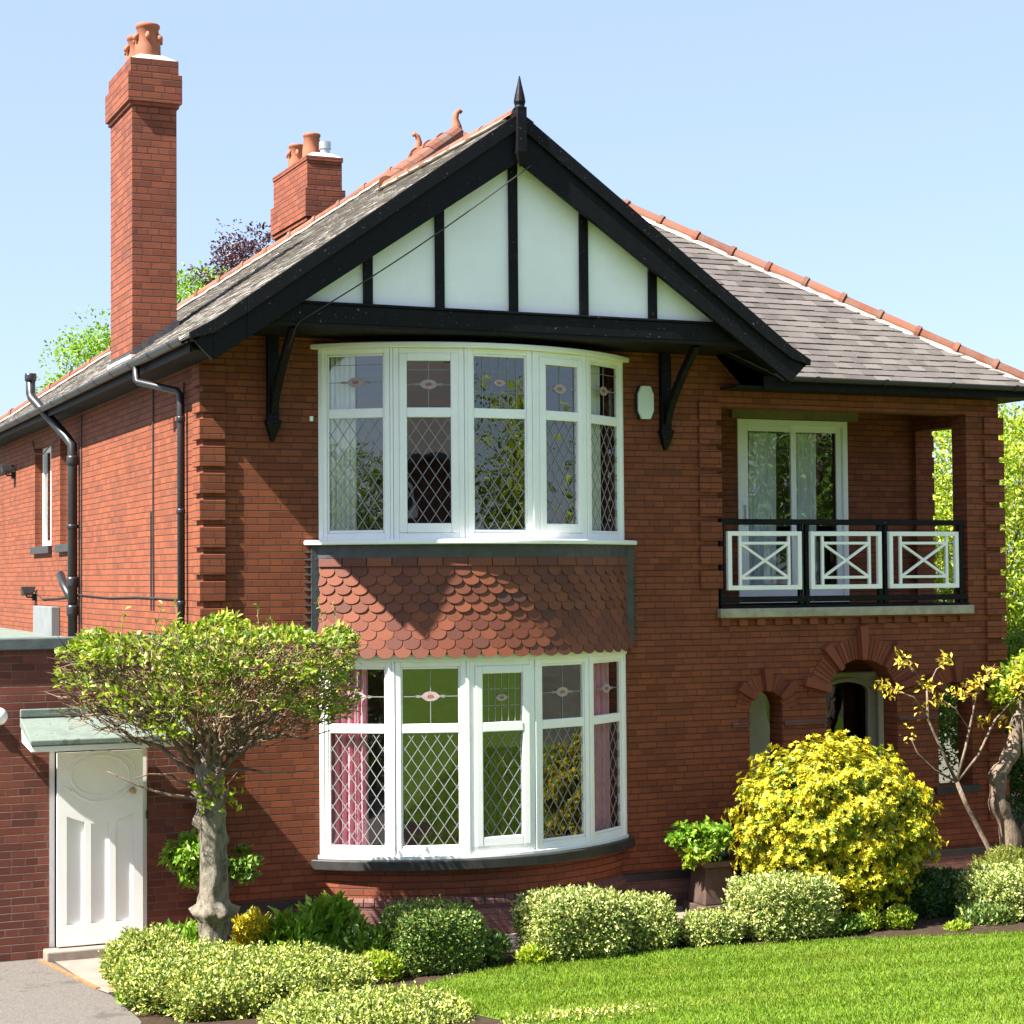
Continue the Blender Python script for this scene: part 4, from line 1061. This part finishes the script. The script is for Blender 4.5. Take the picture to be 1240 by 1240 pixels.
def shrub(name, loc, rad, label, cat, mats, n, L_, W_, power=3.2, group=None, lump=.07, depth=.10, stems=True, seed=0, upright=.35, spread=.9):
    if stems: lump = lump * 1.15; depth = depth * 1.3; n = n * .72; L_ = L_ * 1.12; W_ = W_ * 1.08; rad = (rad[0] * .93, rad[1] * .93, rad[2] * .90)
    """clipped or loose shrub: stems inside, leaf blades through the outer shell; mats = [(material, share)]"""
    t = empty(name, loc, label, cat, group)
    for i, (mat, share) in enumerate(mats):
        k = int(n * share)
        p, nr = shell_points(k, rad, power, seed + 3, lump, depth)
        k = len(p); p[:, 2] += rad[2]
        d = unit(nr * .55 + rnd_dir(k) * spread + np.array([0, 0, upright])); nn = unit(nr + rnd_dir(k) * .7)
        sz = rng.uniform(.65, 1.25, k)
        leaves_mesh('foliage', mat, p, d, nn, L_ * sz, W_ * sz, t)
    if stems:
        # young shoots standing proud of the clipped surface
        k = int(n * .035); p, nr = shell_points(k, rad, power, seed + 3, lump, .001); k = len(p); p[:, 2] += rad[2]
        d0 = unit(nr + rnd_dir(k) * .5 + np.array([0, 0, .5])); ln = rng.uniform(.01, .06, k)[:, None]
        p4 = np.concatenate([p + d0 * ln * q for q in (.35, .6, .85, 1.)]); d4 = np.tile(d0, (4, 1)) + rnd_dir(4 * k) * .8
        leaves_mesh('shoot_leaves', mats[0][0], p4, d4, rnd_dir(4 * k), L_ * rng.uniform(.6, 1.1, 4 * k), W_ * .9, t)
        m_ = MB(); r = random.Random(seed)
        for i in range(26):
            a = r.uniform(0, 2 * PI); q = r.uniform(.1, .8)
            m_.tube([(rad[0] * .25 * q * math.cos(a), rad[1] * .25 * q * math.sin(a), -.03), (rad[0] * .5 * q * math.cos(a + .3), rad[1] * .5 * q * math.sin(a + .3), rad[2] * .8), (rad[0] * .82 * q * math.cos(a), rad[1] * .82 * q * math.sin(a), rad[2] * r.uniform(1.2, 1.75))], [.013, .009, .004], 5)
        m_.build('stems', 'twig', t)
    return t

HG = 'clipped shrubs round the lawn'
VA = [('leaf_varieg', .8), ('leaf_box', .2)]
VP = [('leaf_varieg_pale', .85), ('leaf_box', .15)]
shrub('variegated_shrub', (-.98, -1.75, -.03), (.36, .42, .30), 'wispy pale yellow shrub beside the white side door', 'shrub', VA, 15000, .040, .016, 2.4, HG, .12, .14, seed=1)
shrub('variegated_shrub', (-.20, -2.75, -.05), (.96, .78, .245), 'widest cream variegated hedge mound in front of the topiary tree', 'shrub', VA, 52000, .034, .019, 3.0, HG, .08, .08, seed=2)
shrub('variegated_shrub', (-.72, -2.35, -.03), (.66, .72, .25), 'cream variegated mound spilling over the drive edge', 'shrub', VA, 24000, .034, .019, 2.6, HG, .1, .1, seed=3)
shrub('variegated_shrub', (.10, -4.65, .06), (.80, .62, .17), 'cream variegated mound at the bottom edge before the lawn corner', 'shrub', VA, 34000, .034, .019, 3.2, HG, .08, .08, seed=4)
shrub('variegated_shrub', (1.50, -5.75, .13), (.76, .40, .11), 'low variegated hedge top cut off by the bottom edge of the lawn', 'shrub', VA, 22000, .034, .019, 3.2, HG, .08, .08, seed=5)
shrub('box_shrub', (1.68, -1.93, -.04), (.435, .40, .325), 'square clipped dark green shrub below the lower bow window', 'shrub', [('leaf_box', .9), ('leaf_varieg', .1)], 26000, .030, .018, 7.0, HG, .035, .06, seed=6)
shrub('variegated_shrub', (3.13, -1.95, -.03), (.53, .42, .335), 'tall rounded cream variegated shrub right of the dark clipped one', 'shrub', VP, 30000, .034, .020, 4.2, HG, .06, .07, seed=7)
shrub('variegated_shrub', (3.90, -1.85, -.03), (.35, .38, .27), 'smaller variegated shrub leaning on the tall rounded one', 'shrub', VP, 17000, .034, .020, 3.2, HG, .08, .08, seed=8)
shrub('variegated_shrub', (4.62, -2.02, -.03), (.33, .30, .17), 'lowest variegated tuft between the planter and the lawn', 'shrub', VP, 12000, .032, .020, 2.8, HG, .12, .12, seed=9)
shrub('variegated_shrub', (5.50, -1.95, -.03), (.52, .42, .325), 'flat topped cream variegated block left of the golden bush', 'shrub', VP, 30000, .034, .020, 6.5, HG, .04, .06, seed=10)
shrub('variegated_shrub', (8.30, -2.0, -.10), (.62, .5, .32), 'cream variegated shrub at the far right edge of the lawn', 'shrub', VP, 30000, .036, .022, 2.8, HG, .1, .1, seed=12)
shrub('evergreen_shrub', (7.55, -1.45, -.1), (.72, .45, .28), 'low dark evergreen shrub right of the golden bush', 'shrub', [('leaf_dark', 1)], 22000, .045, .024, 2.4, HG, .12, .12, seed=13)
shrub('olive_shrub', (8.85, -1.3, -.05), (.42, .42, .31), 'feathery olive green shrub below the twisted trunk', 'shrub', [('leaf_olive', 1)], 15000, .055, .010, 2.2, HG, .15, .18, seed=14, upright=.8)

# golden bush with leaves in rosettes
gb = empty('golden_bush', (6.52, -1.35, 0), 'large round golden yellow bush in front of the porch arch', 'bush')
def rosettes(k, rad, depth, mat, L_, W_, seed, zc, lump=.07):
    p, nr = shell_points(k, rad, 2.1, seed, lump, depth, -.9); k = len(p)
    p[:, 2] += zc; ax = unit(nr + rnd_dir(k) * .8 + np.array([0, 0, .25]))
    s = unit(np.cross(ax, rnd_dir(k))); t = np.cross(ax, s); C_, D_, N_ = [], [], []
    for j in range(7):
        a = 2 * PI * j / 7 + rng.uniform(-.3, .3, k); rad_d = s * np.cos(a)[:, None] + t * np.sin(a)[:, None]
        tilt = rng.uniform(.25, .8, k)[:, None]
        D_.append(unit(rad_d + ax * tilt)); C_.append(p); N_.append(unit(ax - rad_d * .3))
    sz = np.tile(rng.uniform(.75, 1.25, k), 7)
    leaves_mesh('foliage', mat, np.concatenate(C_), np.concatenate(D_), np.concatenate(N_), L_ * sz, W_ * sz, gb, .2, .2)
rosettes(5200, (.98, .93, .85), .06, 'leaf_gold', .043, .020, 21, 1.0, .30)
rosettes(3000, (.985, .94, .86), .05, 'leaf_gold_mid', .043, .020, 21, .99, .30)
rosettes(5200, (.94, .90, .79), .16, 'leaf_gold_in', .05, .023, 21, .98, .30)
mb = MB(); r = random.Random(4)
for i in range(22):
    a = r.uniform(0, 2 * PI); q = r.uniform(.2, 1)
    mb.tube([(.12 * math.cos(a), .12 * math.sin(a), -.05), (.45 * q * math.cos(a), .4 * q * math.sin(a), .6), (.85 * q * math.cos(a + .2), .75 * q * math.sin(a + .2), r.uniform(.9, 1.6))], [.024, .015, .006], 6)
mb.build('stems', 'twig', gb)
gb.scale = (.96, .96, .955)
# small edging plants
def tuft(name, loc, rad, label, cat, mat, n, L_, W_, seed, group=None, up_=.8):
    return shrub(name, loc, rad, label, cat, [(mat, 1)], n, L_, W_, 2.2, group, .2, .3, False, seed, up_, .8)
EG = 'small plants along the bed edge'
tuft('golden_tuft', (6.38, -2.15, -.03), (.13, .13, .11), 'small lime tuft left of the pair below the golden bush', 'plant', 'leaf_lime', 500, .06, .024, 31, EG)
tuft('golden_tuft', (6.74, -2.2, -.04), (.16, .14, .12), 'small lime tuft in the middle below the golden bush', 'plant', 'leaf_lime', 650, .06, .024, 32, EG)
tuft('golden_tuft', (7.22, -2.5, -.06), (.11, .10, .06), 'smallest lime tuft at the right of the bed edge', 'plant', 'leaf_lime', 350, .05, .022, 33, EG)
tuft('golden_tuft', (.12, -1.35, 0), (.17, .15, .26), 'bright yellow tuft right of the topiary trunk', 'plant', 'leaf_gold', 900, .085, .024, 34, EG)
tuft('leafy_plant', (.42, -1.45, 0), (.24, .2, .22), 'broad leaved green plant right of the yellow tuft', 'plant', 'leaf_fresh', 420, .17, .05, 35, EG)
tuft('leafy_plant', (.88, -1.3, -.02), (.28, .24, .29), 'tall fresh green plant against the bow window base', 'plant', 'leaf_fresh', 900, .13, .055, 36, EG)
tuft('leafy_plant', (1.18, -1.75, -.02), (.30, .26, .19), 'yellow green plant left of the dark clipped shrub', 'plant', 'leaf_green', 1500, .085, .034, 37, EG)
tuft('leafy_plant', (-.50, -1.35, 0), (.28, .2, .22), 'green plant between the side door and the topiary trunk', 'plant', 'leaf_fresh', 800, .12, .05, 38, EG)
tuft('leafy_plant', (2.22, -1.95, -.02), (.20, .2, .14), 'ragged dark plant right of the square clipped shrub', 'plant', 'leaf_box', 700, .08, .035, 39, EG)
tuft('leafy_plant', (2.62, -2.2, -.02), (.18, .14, .09), 'lime green clump at the foot of the tall variegated shrub', 'plant', 'leaf_lime', 700, .05, .024, 40, EG)
tuft('leafy_plant', (-1.12, -2.35, -.02), (.22, .22, .09), 'low green clump on the tarmac edge', 'plant', 'leaf_fresh', 700, .06, .024, 41, EG)

tuft('leafy_plant', (1.02, -2.25, -.02), (.24, .2, .13), 'yellow green clump between the widest mound and the clipped shrub', 'plant', 'leaf_lime', 1100, .06, .026, 46, EG)
tuft('leafy_plant', (6.05, -2.2, -.03), (.2, .16, .10), 'small green clump under the left side of the golden bush', 'plant', 'leaf_green', 800, .06, .026, 47, EG)
tuft('leafy_plant', (7.75, -2.3, -.1), (.34, .2, .14), 'dark green clump before the low evergreen shrub', 'plant', 'leaf_box', 1500, .05, .024, 48, EG)
# planter on a pedestal, and a potted shrub behind the trunk
pl = empty('planter', (5.52, -.45, 0), 'brown tapered stoneware pedestal planter against the wall', 'planter')
mb = MB()
def frust(mb, h0, h1, z0, z1): mb.hull8([(-h0, -h0, z0), (h0, -h0, z0), (h0, h0, z0), (-h0, h0, z0)], [(-h1, -h1, z1), (h1, -h1, z1), (h1, h1, z1), (-h1, h1, z1)])
frust(mb, .235, .235, -.03, .09); frust(mb, .195, .16, .0905, .49); frust(mb, .195, .215, .4905, .56)
mb.build('pedestal', 'planter', pl, .012)
mb = MB(); mb.lathe([(.12, 0), (.17, .05), (.185, .14), (.2, .15), (.2, .175), (.16, .175), (.15, .12)], (.06, 0, .5605), 20); mb.build('bowl', 'green_pot', pl, smooth=True)

ps = empty('plant_stand', (.02, -.32, 0), 'dark slim stand holding a shrub behind the topiary trunk', 'plant stand')
mb = MB(); mb.lathe([(.17, -.03), (.17, .05), (.07, .09), (.06, .5), (.13, .56), (.19, .60), (.21, .76), (.22, .78), (.18, .78)], (0, 0, 0), 20); mb.build('pedestal', 'planter', ps, smooth=False)


# ---- trees
def wander(a, b, k, amp, r):
    a, b = Vector(a), Vector(b); return [a.lerp(b, i / k) + (Vector((r.uniform(-1, 1), r.uniform(-1, 1), r.uniform(-1, 1))) * amp if 0 < i < k else Vector()) for i in range(k + 1)]

tt = empty('topiary_tree', (-.33, -1.6, 0), 'flat topped topiary tree on a knobbly grey trunk by the side door', 'tree')
mb = MB(); r = random.Random(3); n = 20; seg = 46
prof = []
for i in range(seg + 1):
    z = -.1 + 2.25 * i / seg
    rad = .128 + .03 * math.exp(-((z - .0) / .12) ** 2) + .045 * math.exp(-((z - .62) / .07) ** 2) - .012 * (z - .6) * (z > .6) + .02 * math.exp(-((z - 1.95) / .2) ** 2)
    prof.append((z, rad))
vs = []
knobs = [(r.uniform(.1, 1.75), r.uniform(0, 2 * PI), r.uniform(.025, .055)) for _ in range(34)] + [(.62, a, .075) for a in (.2, 1.3, 2.4, 3.4, 4.2, 5.0)]
for z, rad in prof:
    cx_ = .02 * math.sin(z * 2.2) - .01; cy_ = .015 * math.sin(z * 3 + 1)
    for j in range(n * 2):
        a = PI * j / n
        rr = rad * (1 + .07 * math.sin(3 * a + z * 2) + .04 * math.sin(7 * a - z * 5))
        for kz, ka, kh in knobs:
            da = (a - ka + PI) % (2 * PI) - PI
            rr += kh * math.exp(-((z - kz) / .04) ** 2 - (da / .30) ** 2)
        vs.append((cx_ + rr * math.cos(a), cy_ + rr * math.sin(a), z))
K = n * 2
mb.add(vs, [(i * K + j, i * K + (j + 1) % K, (i + 1) * K + (j + 1) % K, (i + 1) * K + j) for i in range(seg) for j in range(K)])
mb.build('trunk', 'bark_grey', tt, smooth=True)
# bare branches and twigs below, leaves above
mb = MB(); tips = []
for i in range(30):
    a = r.uniform(0, 2 * PI); q = r.uniform(.45, 1); ex, ey = 1.32 * q * math.cos(a), .82 * q * math.sin(a)
    z0 = r.uniform(1.75, 2.15); z1 = 2.25 + .75 * r.random()
    pts = wander((0, 0, z0), (ex, ey, z1), 5, .06, r); mb.tube(pts, [.035, .028, .02, .015, .010, .005], 6); tips.append(pts)
for i in range(7):
    a = r.uniform(0, 2 * PI); pts = wander((0, 0, 1.55 + .06 * i), (.95 * math.cos(a), .7 * math.sin(a), 1.9 + .1 * r.random()), 5, .05, r)
    mb.tube(pts, [.022, .018, .014, .01, .008, .004], 6); tips.append(pts)
mb.build('branch', 'bark_brown', tt, smooth=True)
mb = MB()
for i in range(3300):
    u = r.uniform(-1, 1); v = r.uniform(-1, 1)
    if u * u + v * v > 1: continue
    x, y = 1.31 * u, .83 * v; e = math.sqrt(u * u + v * v)
    lo = 2.02 + .42 * e ** 1.8; z = lo + (3.05 - lo) * r.random() ** 1.25
    p = Vector((x, y, z)); d = Vector((x * .8, y * .8, .35)).normalized() + Vector((r.uniform(-1, 1), r.uniform(-1, 1), r.uniform(-.7, .9))) * .9
    d.normalize(); l = r.uniform(.08, .26); m_ = p + d * l * .5 + Vector((r.uniform(-1, 1), r.uniform(-1, 1), r.uniform(-1, 1))) * .02
    mb.tube([p, m_, p + d * l], [.0055, .0042, .002], 3, False)
mb.build('twigs', 'twig', tt)
k = 15500; u = rng.uniform(-1, 1, (k * 2, 2)); u = u[(u ** 2).sum(1) < 1][:k]; k = len(u); e = np.sqrt((u ** 2).sum(1))
ang = np.arctan2(u[:, 1], u[:, 0]); edge = 1 + .06 * np.sin(5 * ang + 1) + .05 * np.sin(9 * ang)
e2 = np.where(rng.random(k) < .55, e, e ** .35); dirs = u / e[:, None]
x = 1.33 * dirs[:, 0] * e2 * edge; y = .84 * dirs[:, 1] * e2 * edge
top = 3.22 - .24 * e2 ** 3.5 + .07 * np.sin(x * 5 + 1.3) * np.cos(y * 4) + .04 * np.sin(x * 11)
low = 2.36 + .12 * np.sin(x * 4)
tz = rng.random(k); z = top - (top - low) * np.where(rng.random(k) < .6, tz ** 3.2, tz) 
p = np.stack([x, y, z], 1)
keep = (lump_noise(p * np.array([1, 1, 1.6]), 77, 4.5) + .2 * rng.normal(size=k)) > .06
p, x, y = p[keep], x[keep], y[keep]; k = len(p)
d = unit(np.stack([x * .7, y * .7, np.full(k, .55)], 1) + rnd_dir(k) * .9); nn = unit(np.array([[0, 0, 1.]]) + rnd_dir(k) * .9)
sz = rng.uniform(.6, 1.25, k); leaves_mesh('crown', 'leaf_crown', p, d, nn, .070 * sz, .039 * sz, tt)
# a few stray shoots
mb = MB(); sp_ = []
for i in range(16):
    a = r.uniform(0, 2 * PI); q = r.uniform(.2, .95); b = Vector((1.3 * q * math.cos(a), .9 * q * math.sin(a), 3.05)); d = Vector((r.uniform(-.4, .5), r.uniform(-.3, .3), 1)).normalized()
    l = r.uniform(.18, .42); mb.tube([b, b + d * l], [.006, .003], 4); sp_ += [tuple(b + d * l * f_) for f_ in (.5, .65, .8, .9, 1.)]
mb.build('shoots', 'stem', tt)
sp_ = np.array(sp_); leaves_mesh('shoot_leaves', 'leaf_crown', sp_, rnd_dir(len(sp_)) + np.array([0, 0, .5]), rnd_dir(len(sp_)) + np.array([0, 0, 1]), .06, .03, tt)
q_ = np.array([[r.uniform(-.22, .22), r.uniform(-.3, -.1), r.uniform(1.55, 1.85)] for _ in range(60)]); leaves_mesh('sprout_leaves', 'leaf_lime', q_, rnd_dir(60) + np.array([0, -.4, .2]), rnd_dir(60) + np.array([0, -.4, .8]), .085, .05, tt)

# sparse young tree
st = empty('young_tree', (9.0, -.75, 0), 'young bare stemmed tree with amber leaf tips right of the porch', 'tree')
mb = MB(); nodes = []
o = Vector((9.0, -.75, 0))
def br(pts, rs): mb.tube([Vector((p[0], p[1] if len(p) > 2 else -.75, p[-1])) - o for p in pts], rs, 8)
fork = (8.55, 1.27)
br([(9.1, -.1), (8.98, .5), (8.68, 1.0), fork], [.035, .03, .027, .026])
br([fork, (8.36, 1.62), (8.17, 2.0), (8.16, 2.35)], [.021, .017, .014, .01]); br([(8.17, 2.0), (7.98, 2.25), (7.62, 2.38)], [.012, .009, .006]); br([(8.16, 2.32), (8.0, 2.55), (7.86, 2.66)], [.009, .007, .005]); br([(8.16, 2.33), (8.3, 2.56), (8.42, 2.62)], [.009, .007, .005])
br([fork, (8.68, 1.65), (8.78, 2.0), (8.85, 2.3)], [.018, .015, .012, .008]); br([(8.74, 1.85), (8.55, 2.1), (8.38, 2.2)], [.01, .008, .005]); br([(8.85, 2.25), (9.0, 2.45), (9.12, 2.6)], [.008, .006, .004])
br([fork, (8.85, 1.55), (9.1, 1.95), (9.45, 2.25), (9.55, 2.35)], [.018, .015, .012, .008, .006]); br([fork, (8.25, 1.42), (8.02, 1.62), (7.93, 1.8)], [.013, .011, .009, .005])
br([(9.45, 2.25), (9.5, 1.75), (9.5, 1.5)], [.01, .009, .008])
mb.build('branch', 'bark_brown', st, smooth=True)
tips_ = [(7.6, 2.40, 26), (7.68, 2.3, 20), (7.86, 2.68, 30), (8.42, 2.66, 26), (8.16, 2.38, 30), (8.3, 2.2, 18), (8.85, 2.36, 34), (9.02, 2.45, 26), (9.3, 2.35, 26), (9.5, 2.4, 34), (9.6, 2.25, 30), (7.93, 1.84, 12), (8.98, 1.95, 14), (9.2, 1.9, 8), (8.6, 2.3, 24), (8.12, 2.1, 12), (8.75, 2.25, 20)]
P_ = []
for x, z, k in tips_: P_ += [(x + random.gauss(0, .05) - 9.0, random.gauss(0, .05), z + random.gauss(0, .045)) for _ in range(k)]
P_ = np.array(P_); k = len(P_); leaves_mesh('crown', 'leaf_amber', P_, rnd_dir(k) + np.array([0, -.2, .3]), rnd_dir(k) + np.array([-.3, -.4, .8]), .085 * rng.uniform(.6, 1.2, k), .036, st)

# gnarled tree on the right edge
gn = empty('gnarled_tree', (9.45, -.6, 0), 'gnarled tree with a twisted thick trunk at the right edge', 'tree')
mb = MB(); r = random.Random(9)
pts = [(.0, 0, -.1), (.0, 0, .35), (-.10, 0, .75), (-.22, .0, 1.0), (-.2, 0, 1.3), (-.02, .02, 1.5), (.10, .05, 1.75), (.2, .05, 2.1), (.45, 0, 2.45), (.9, 0, 2.7)]
P2 = []
for a, b in zip(pts[:-1], pts[1:]):
    for i in range(4): P2.append(Vector(a).lerp(Vector(b), i / 4) + Vector((r.uniform(-1, 1), r.uniform(-1, 1), 0)) * .012)
mb.tube(P2, [.125 * (1 - .5 * i / len(P2)) * (1 + .13 * math.sin(i * 1.3)) for i in range(len(P2))], 14)
mb.tube([(.05, -.1, .0), (.13, -.12, .5), (.10, -.14, 1.0), (.3, -.1, 1.3), (.5, -.1, 1.5)], [.035, .03, .026, .02, .012], 8)
mb.tube([(.2, .05, 2.1), (.22, .1, 2.4), (.15, .1, 2.62)], [.045, .025, .008], 8); mb.tube([(.0, 0, .4), (.25, 0, .8), (.6, .1, 1.6)], [.06, .045, .03], 8)
mb.build('trunk', 'bark_brown', gn, smooth=True)
def clumpy(k, c, rad, nclump, spread, seed, zmin=-1.):
    rr = np.random.default_rng(seed); d = unit(rr.normal(size=(nclump, 3))); d = d[d[:, 2] > zmin]; q = rr.uniform(.35, 1, len(d)) ** .5
    cc = np.array(c) + d * q[:, None] * np.array(rad); i = rr.integers(0, len(cc), k)
    s = spread * rr.uniform(.6, 1.3, len(cc))
    off = np.clip(rr.normal(size=(k, 3)), -1.5, 1.5) * s[i][:, None] * np.array([1, 1, .65])
    return cc[i] + off, d[i]
def foliage(name, k, c, rad, nclump, spread, mat, L_, W_, seed, parent):
    p, dr_ = clumpy(k, c, rad, nclump, spread, seed); d = unit(dr_ * .4 + rnd_dir(k) + np.array([0, 0, -.1])); nn = unit(dr_ * .5 + rnd_dir(k) * .8 + np.array([0, 0, .7]))
    sz = rng.uniform(.6, 1.3, k); return leaves_mesh(name, mat, p, d, nn, L_ * sz, W_ * sz, parent)
foliage('crown', 3800, (.55, .2, 2.35), (.55, .6, .35), 34, .11, 'leaf_lime', .085, .042, 51, gn)

pp = empty('potted_plant', (5.40, -.52, .58), 'bright green trailing plant in the pedestal planter', 'plant')
foliage('foliage', 1500, (-.06, 0, .20), (.30, .20, .20), 26, .055, 'leaf_fresh', .07, .045, 42, pp)
foliage('foliage', 320, (-.14, -.12, .02), (.14, .1, .12), 10, .05, 'leaf_lime', .07, .045, 44, pp)
m_ = MB(); r = random.Random(42)
for i in range(16): m_.tube([(.12, .05, .0), (r.uniform(-.2, .2), r.uniform(-.1, .1), .15), (r.uniform(-.36, .25), r.uniform(-.2, .2), r.uniform(.05, .4))], [.008, .006, .003], 5)
m_.build('stems', 'stem', pp)
pq = empty('potted_shrub', (.0, -.34, .72), 'green shrub spreading either side behind the topiary trunk', 'shrub')
foliage('foliage', 1500, (-.20, 0, .20), (.20, .16, .20), 22, .06, 'leaf_fresh', .075, .042, 43, pq)
foliage('foliage', 700, (.26, 0, .12), (.18, .14, .14), 14, .05, 'leaf_green', .07, .036, 45, pq)
m_ = MB()
for i in range(16): m_.tube([(0, 0, -.02), (r.uniform(-.15, .15), r.uniform(-.1, .1), .12), (r.uniform(-.38, .4), r.uniform(-.15, .15), r.uniform(.05, .36))], [.009, .006, .003], 5)
m_.build('stems', 'stem', pq)
def tree(loc, h, rad, label, mat, k, leaf, seed, trunk_r=.2, zc=None, group=None, ncl=90, spread=.35, mat2='bark_brown', name='tree'):
    t = empty(name, loc, label, 'tree', group); r = random.Random(seed); zc = zc or h - rad[2]
    m_ = MB(); m_.tube(wander((0, 0, -.3), (0, 0, zc + rad[2] * .4), 7, .06 * h / 8, r), [trunk_r * (1 - .11 * i) for i in range(8)], 10)
    for i in range(16):
        a = r.uniform(0, 2 * PI); q = r.uniform(.5, .9); s0 = r.uniform(.35, 1)
        m_.tube(wander((0, 0, (zc - rad[2] * .7) * s0 + .5 * (1 - s0)), (rad[0] * q * math.cos(a), rad[1] * q * math.sin(a), zc + rad[2] * r.uniform(-.3, .75)), 4, .12, r), [trunk_r * .42, trunk_r * .3, trunk_r * .2, trunk_r * .12, trunk_r * .05], 7)
    m_.build('trunk', mat2, t, smooth=True)
    foliage('crown', k, (0, 0, zc), rad, ncl, spread, mat, leaf, leaf * .55, seed, t)
    return t
TG = 'trees standing behind the house'
tree((13.4, 5.2, 0), 6.3, (2.3, 2.3, 2.7), 'lime green leafy tree seen through the balcony opening', 'leaf_lime', 34000, .085, 61, .14, 3.5, TG, 170, .30)
tree((15.7, 7.5, 0), 6.6, (2.2, 2.2, 2.9), 'airy lime tree right of the brick pier against the sky', 'leaf_lime', 28000, .085, 62, .14, 3.4, TG, 150, .32)
tree((12.6, 2.6, 0), 3.2, (1.5, 1.3, 1.5), 'dark green bushy tree low beyond the right corner of the house', 'leaf_green', 20000, .075, 63, .09, 1.5, TG, 80, .28)
tree((14.8, 3.4, 0), 3.6, (1.7, 1.5, 1.6), 'fresh green bushy tree low at the right edge behind the twisted trunk', 'leaf_fresh', 20000, .075, 64, .09, 1.7, TG, 80, .28)
tree((8.7, 25, 0), 12.2, (3.0, 2.6, 2.3), 'dark purple leaved tree topping the roof beside the short chimney', 'leaf_purple', 26000, .105, 65, .22, 9.7, TG, 120, .30)
tree((5.9, 24, 0), 11.0, (1.35, 1.6, 2.6), 'narrow bright green tree peeping over the roof right of tall chimney', 'leaf_fresh', 14000, .11, 66, .16, 8.1, TG, 70, .34)
tree((3.3, 21, 0), 9.3, (1.25, 1.6, 2.3), 'sunlit green tree peeping over the roof left of the tall chimney', 'leaf_fresh', 14000, .10, 67, .16, 6.8, TG, 70, .32)

# ---- across the road: what the windows reflect
RG = 'trees across the road'
protos = []
for i, (x, y, h) in enumerate(((11, -31, 10), (17, -27, 8), (22, -20, 9), (26, -9, 9), (30, -32, 12), (4, -35, 9), (-17, -17, 5.5), (-23, -26, 6.5), (-11, -24.5 - 4, 6))):
    lab = ['broad tree reflected in the middle lights of the upper bow window', 'rounded tree across the road right of the broad one', 'leafy tree at the right end of the front garden', 'leafy tree beside the right boundary', 'tallest tree across the road', 'tree across the road beside the neighbouring house', 'low tree beyond the drive left of the front garden', 'tree farther off beyond the drive', 'tree across the road at the end of the drive'][i]
    if i < 2: protos.append(tree((x, y, gz(y)), h, (h * .36, h * .36, h * .4), lab, ('leaf_green', 'leaf_lime')[i], 17000, .17, 71 + i, .25, h * .56, RG, 90, .6))
    else:
        src = protos[i % 2]; t = src.copy(); COL.objects.link(t); t.location = (x, y, gz(y)); t['label'] = lab; t.scale = (h / (10, 8)[i % 2],) * 3
        for ch in src.children:
            c = ch.copy(); COL.objects.link(c); c.parent = t
hd = empty('boundary_hedge', (-6.3, -8, 0), 'tall dark clipped hedge along the far side of the drive', 'hedge')
k = 26000; yy = rng.uniform(-7, 6, k); side = rng.random(k) < .7
xx = np.where(side, .55 * np.sign(rng.normal(size=k)), rng.uniform(-.55, .55, k)) + rng.normal(0, .05, k); zt_ = 1.75 + .06 * np.sin(yy * 3)
zz = np.where(side, rng.uniform(0, 1, k) * zt_, zt_ + rng.normal(0, .03, k)) + np.where(yy - 8 < -3, .12 * (5 - yy), 0)
leaves_mesh('foliage', 'leaf_dark', np.stack([xx, yy, zz], 1), rnd_dir(k), rnd_dir(k), .11, .06, hd)
m_ = MB()
for i in range(24):
    y_ = -6.8 + i * .54; g0 = gz(y_ - 8); m_.tube([(0, y_, g0 - .1), (.05, y_ + .05, g0 + .8), (-.03, y_, g0 + 1.6)], [.05, .035, .015], 6)
m_.build('stems', 'bark_brown', hd)
nb = empty('neighbour_house', (-9, -40, 2.0), 'brown roofed house across the road, seen only in the window reflections', 'house')
mb = MB(); mb.box(-6, 6, -4, 4, -.2, 5.2); mb.build('wall', 'brick_annex', nb)
mb = MB(); mb.prism([(-4.6, 5.0), (4.6, 5.0), (4.6, 5.2), (0, 8.6), (-4.6, 5.2)], 'x', -6.3, 6.3); mb.build('roof', 'tile', nb)
mb = MB(); mb.box(2.5, 3.2, -.5, .5, 7.4, 9.8); mb.build('chimney', 'brick_stack', nb)
for x in (-4, -1.2, 1.8, 4.2):
    for z in (1, 3.4):
        m_ = MB(); m_.box(x - .6, x + .6, 4.0, 4.06, z, z + 1.3); f_ = m_.build('window', 'white', nb); m_ = MB(); m_.box(x - .5, x + .5, 4.061, 4.07, z + .1, z + 1.2); m_.build('pane', 'lead', f_)

# ---- lawn blades
k = 230000
x = rng.uniform(.4, 13, k); y = -2.15 - (rng.random(k) ** 1.25) * 8.5
def inside(px, py, poly):
    c = np.zeros(len(px), bool); n = len(poly)
    for i in range(n):
        (xa, ya), (xb, yb) = poly[i], poly[(i + 1) % n]
        t = ((ya > py) != (yb > py)) & (px < (xb - xa) * (py - ya) / (yb - ya + 1e-12) + xa); c ^= t
    return c
m_ = inside(x, y, lawn_poly); x, y = x[m_], y[m_]; k = len(x)
z = np.where(y > -3, 0, .12 * (-3 - y))
stripe = np.sign(np.sin((x * .35 + y * .94) * 2 * PI / 1.15))
d = unit(np.stack([rng.normal(0, .35, k) + .30 * stripe, rng.normal(0, .35, k), np.full(k, 1.)], 1)); nn = rnd_dir(k)
gr = leaves_mesh('lawn_grass', 'grass', np.stack([x, y, z - .004], 1), d, nn, .042 * rng.uniform(.5, 1.3, k), .0065, None, .1, .3)
kind(gr, 'stuff')
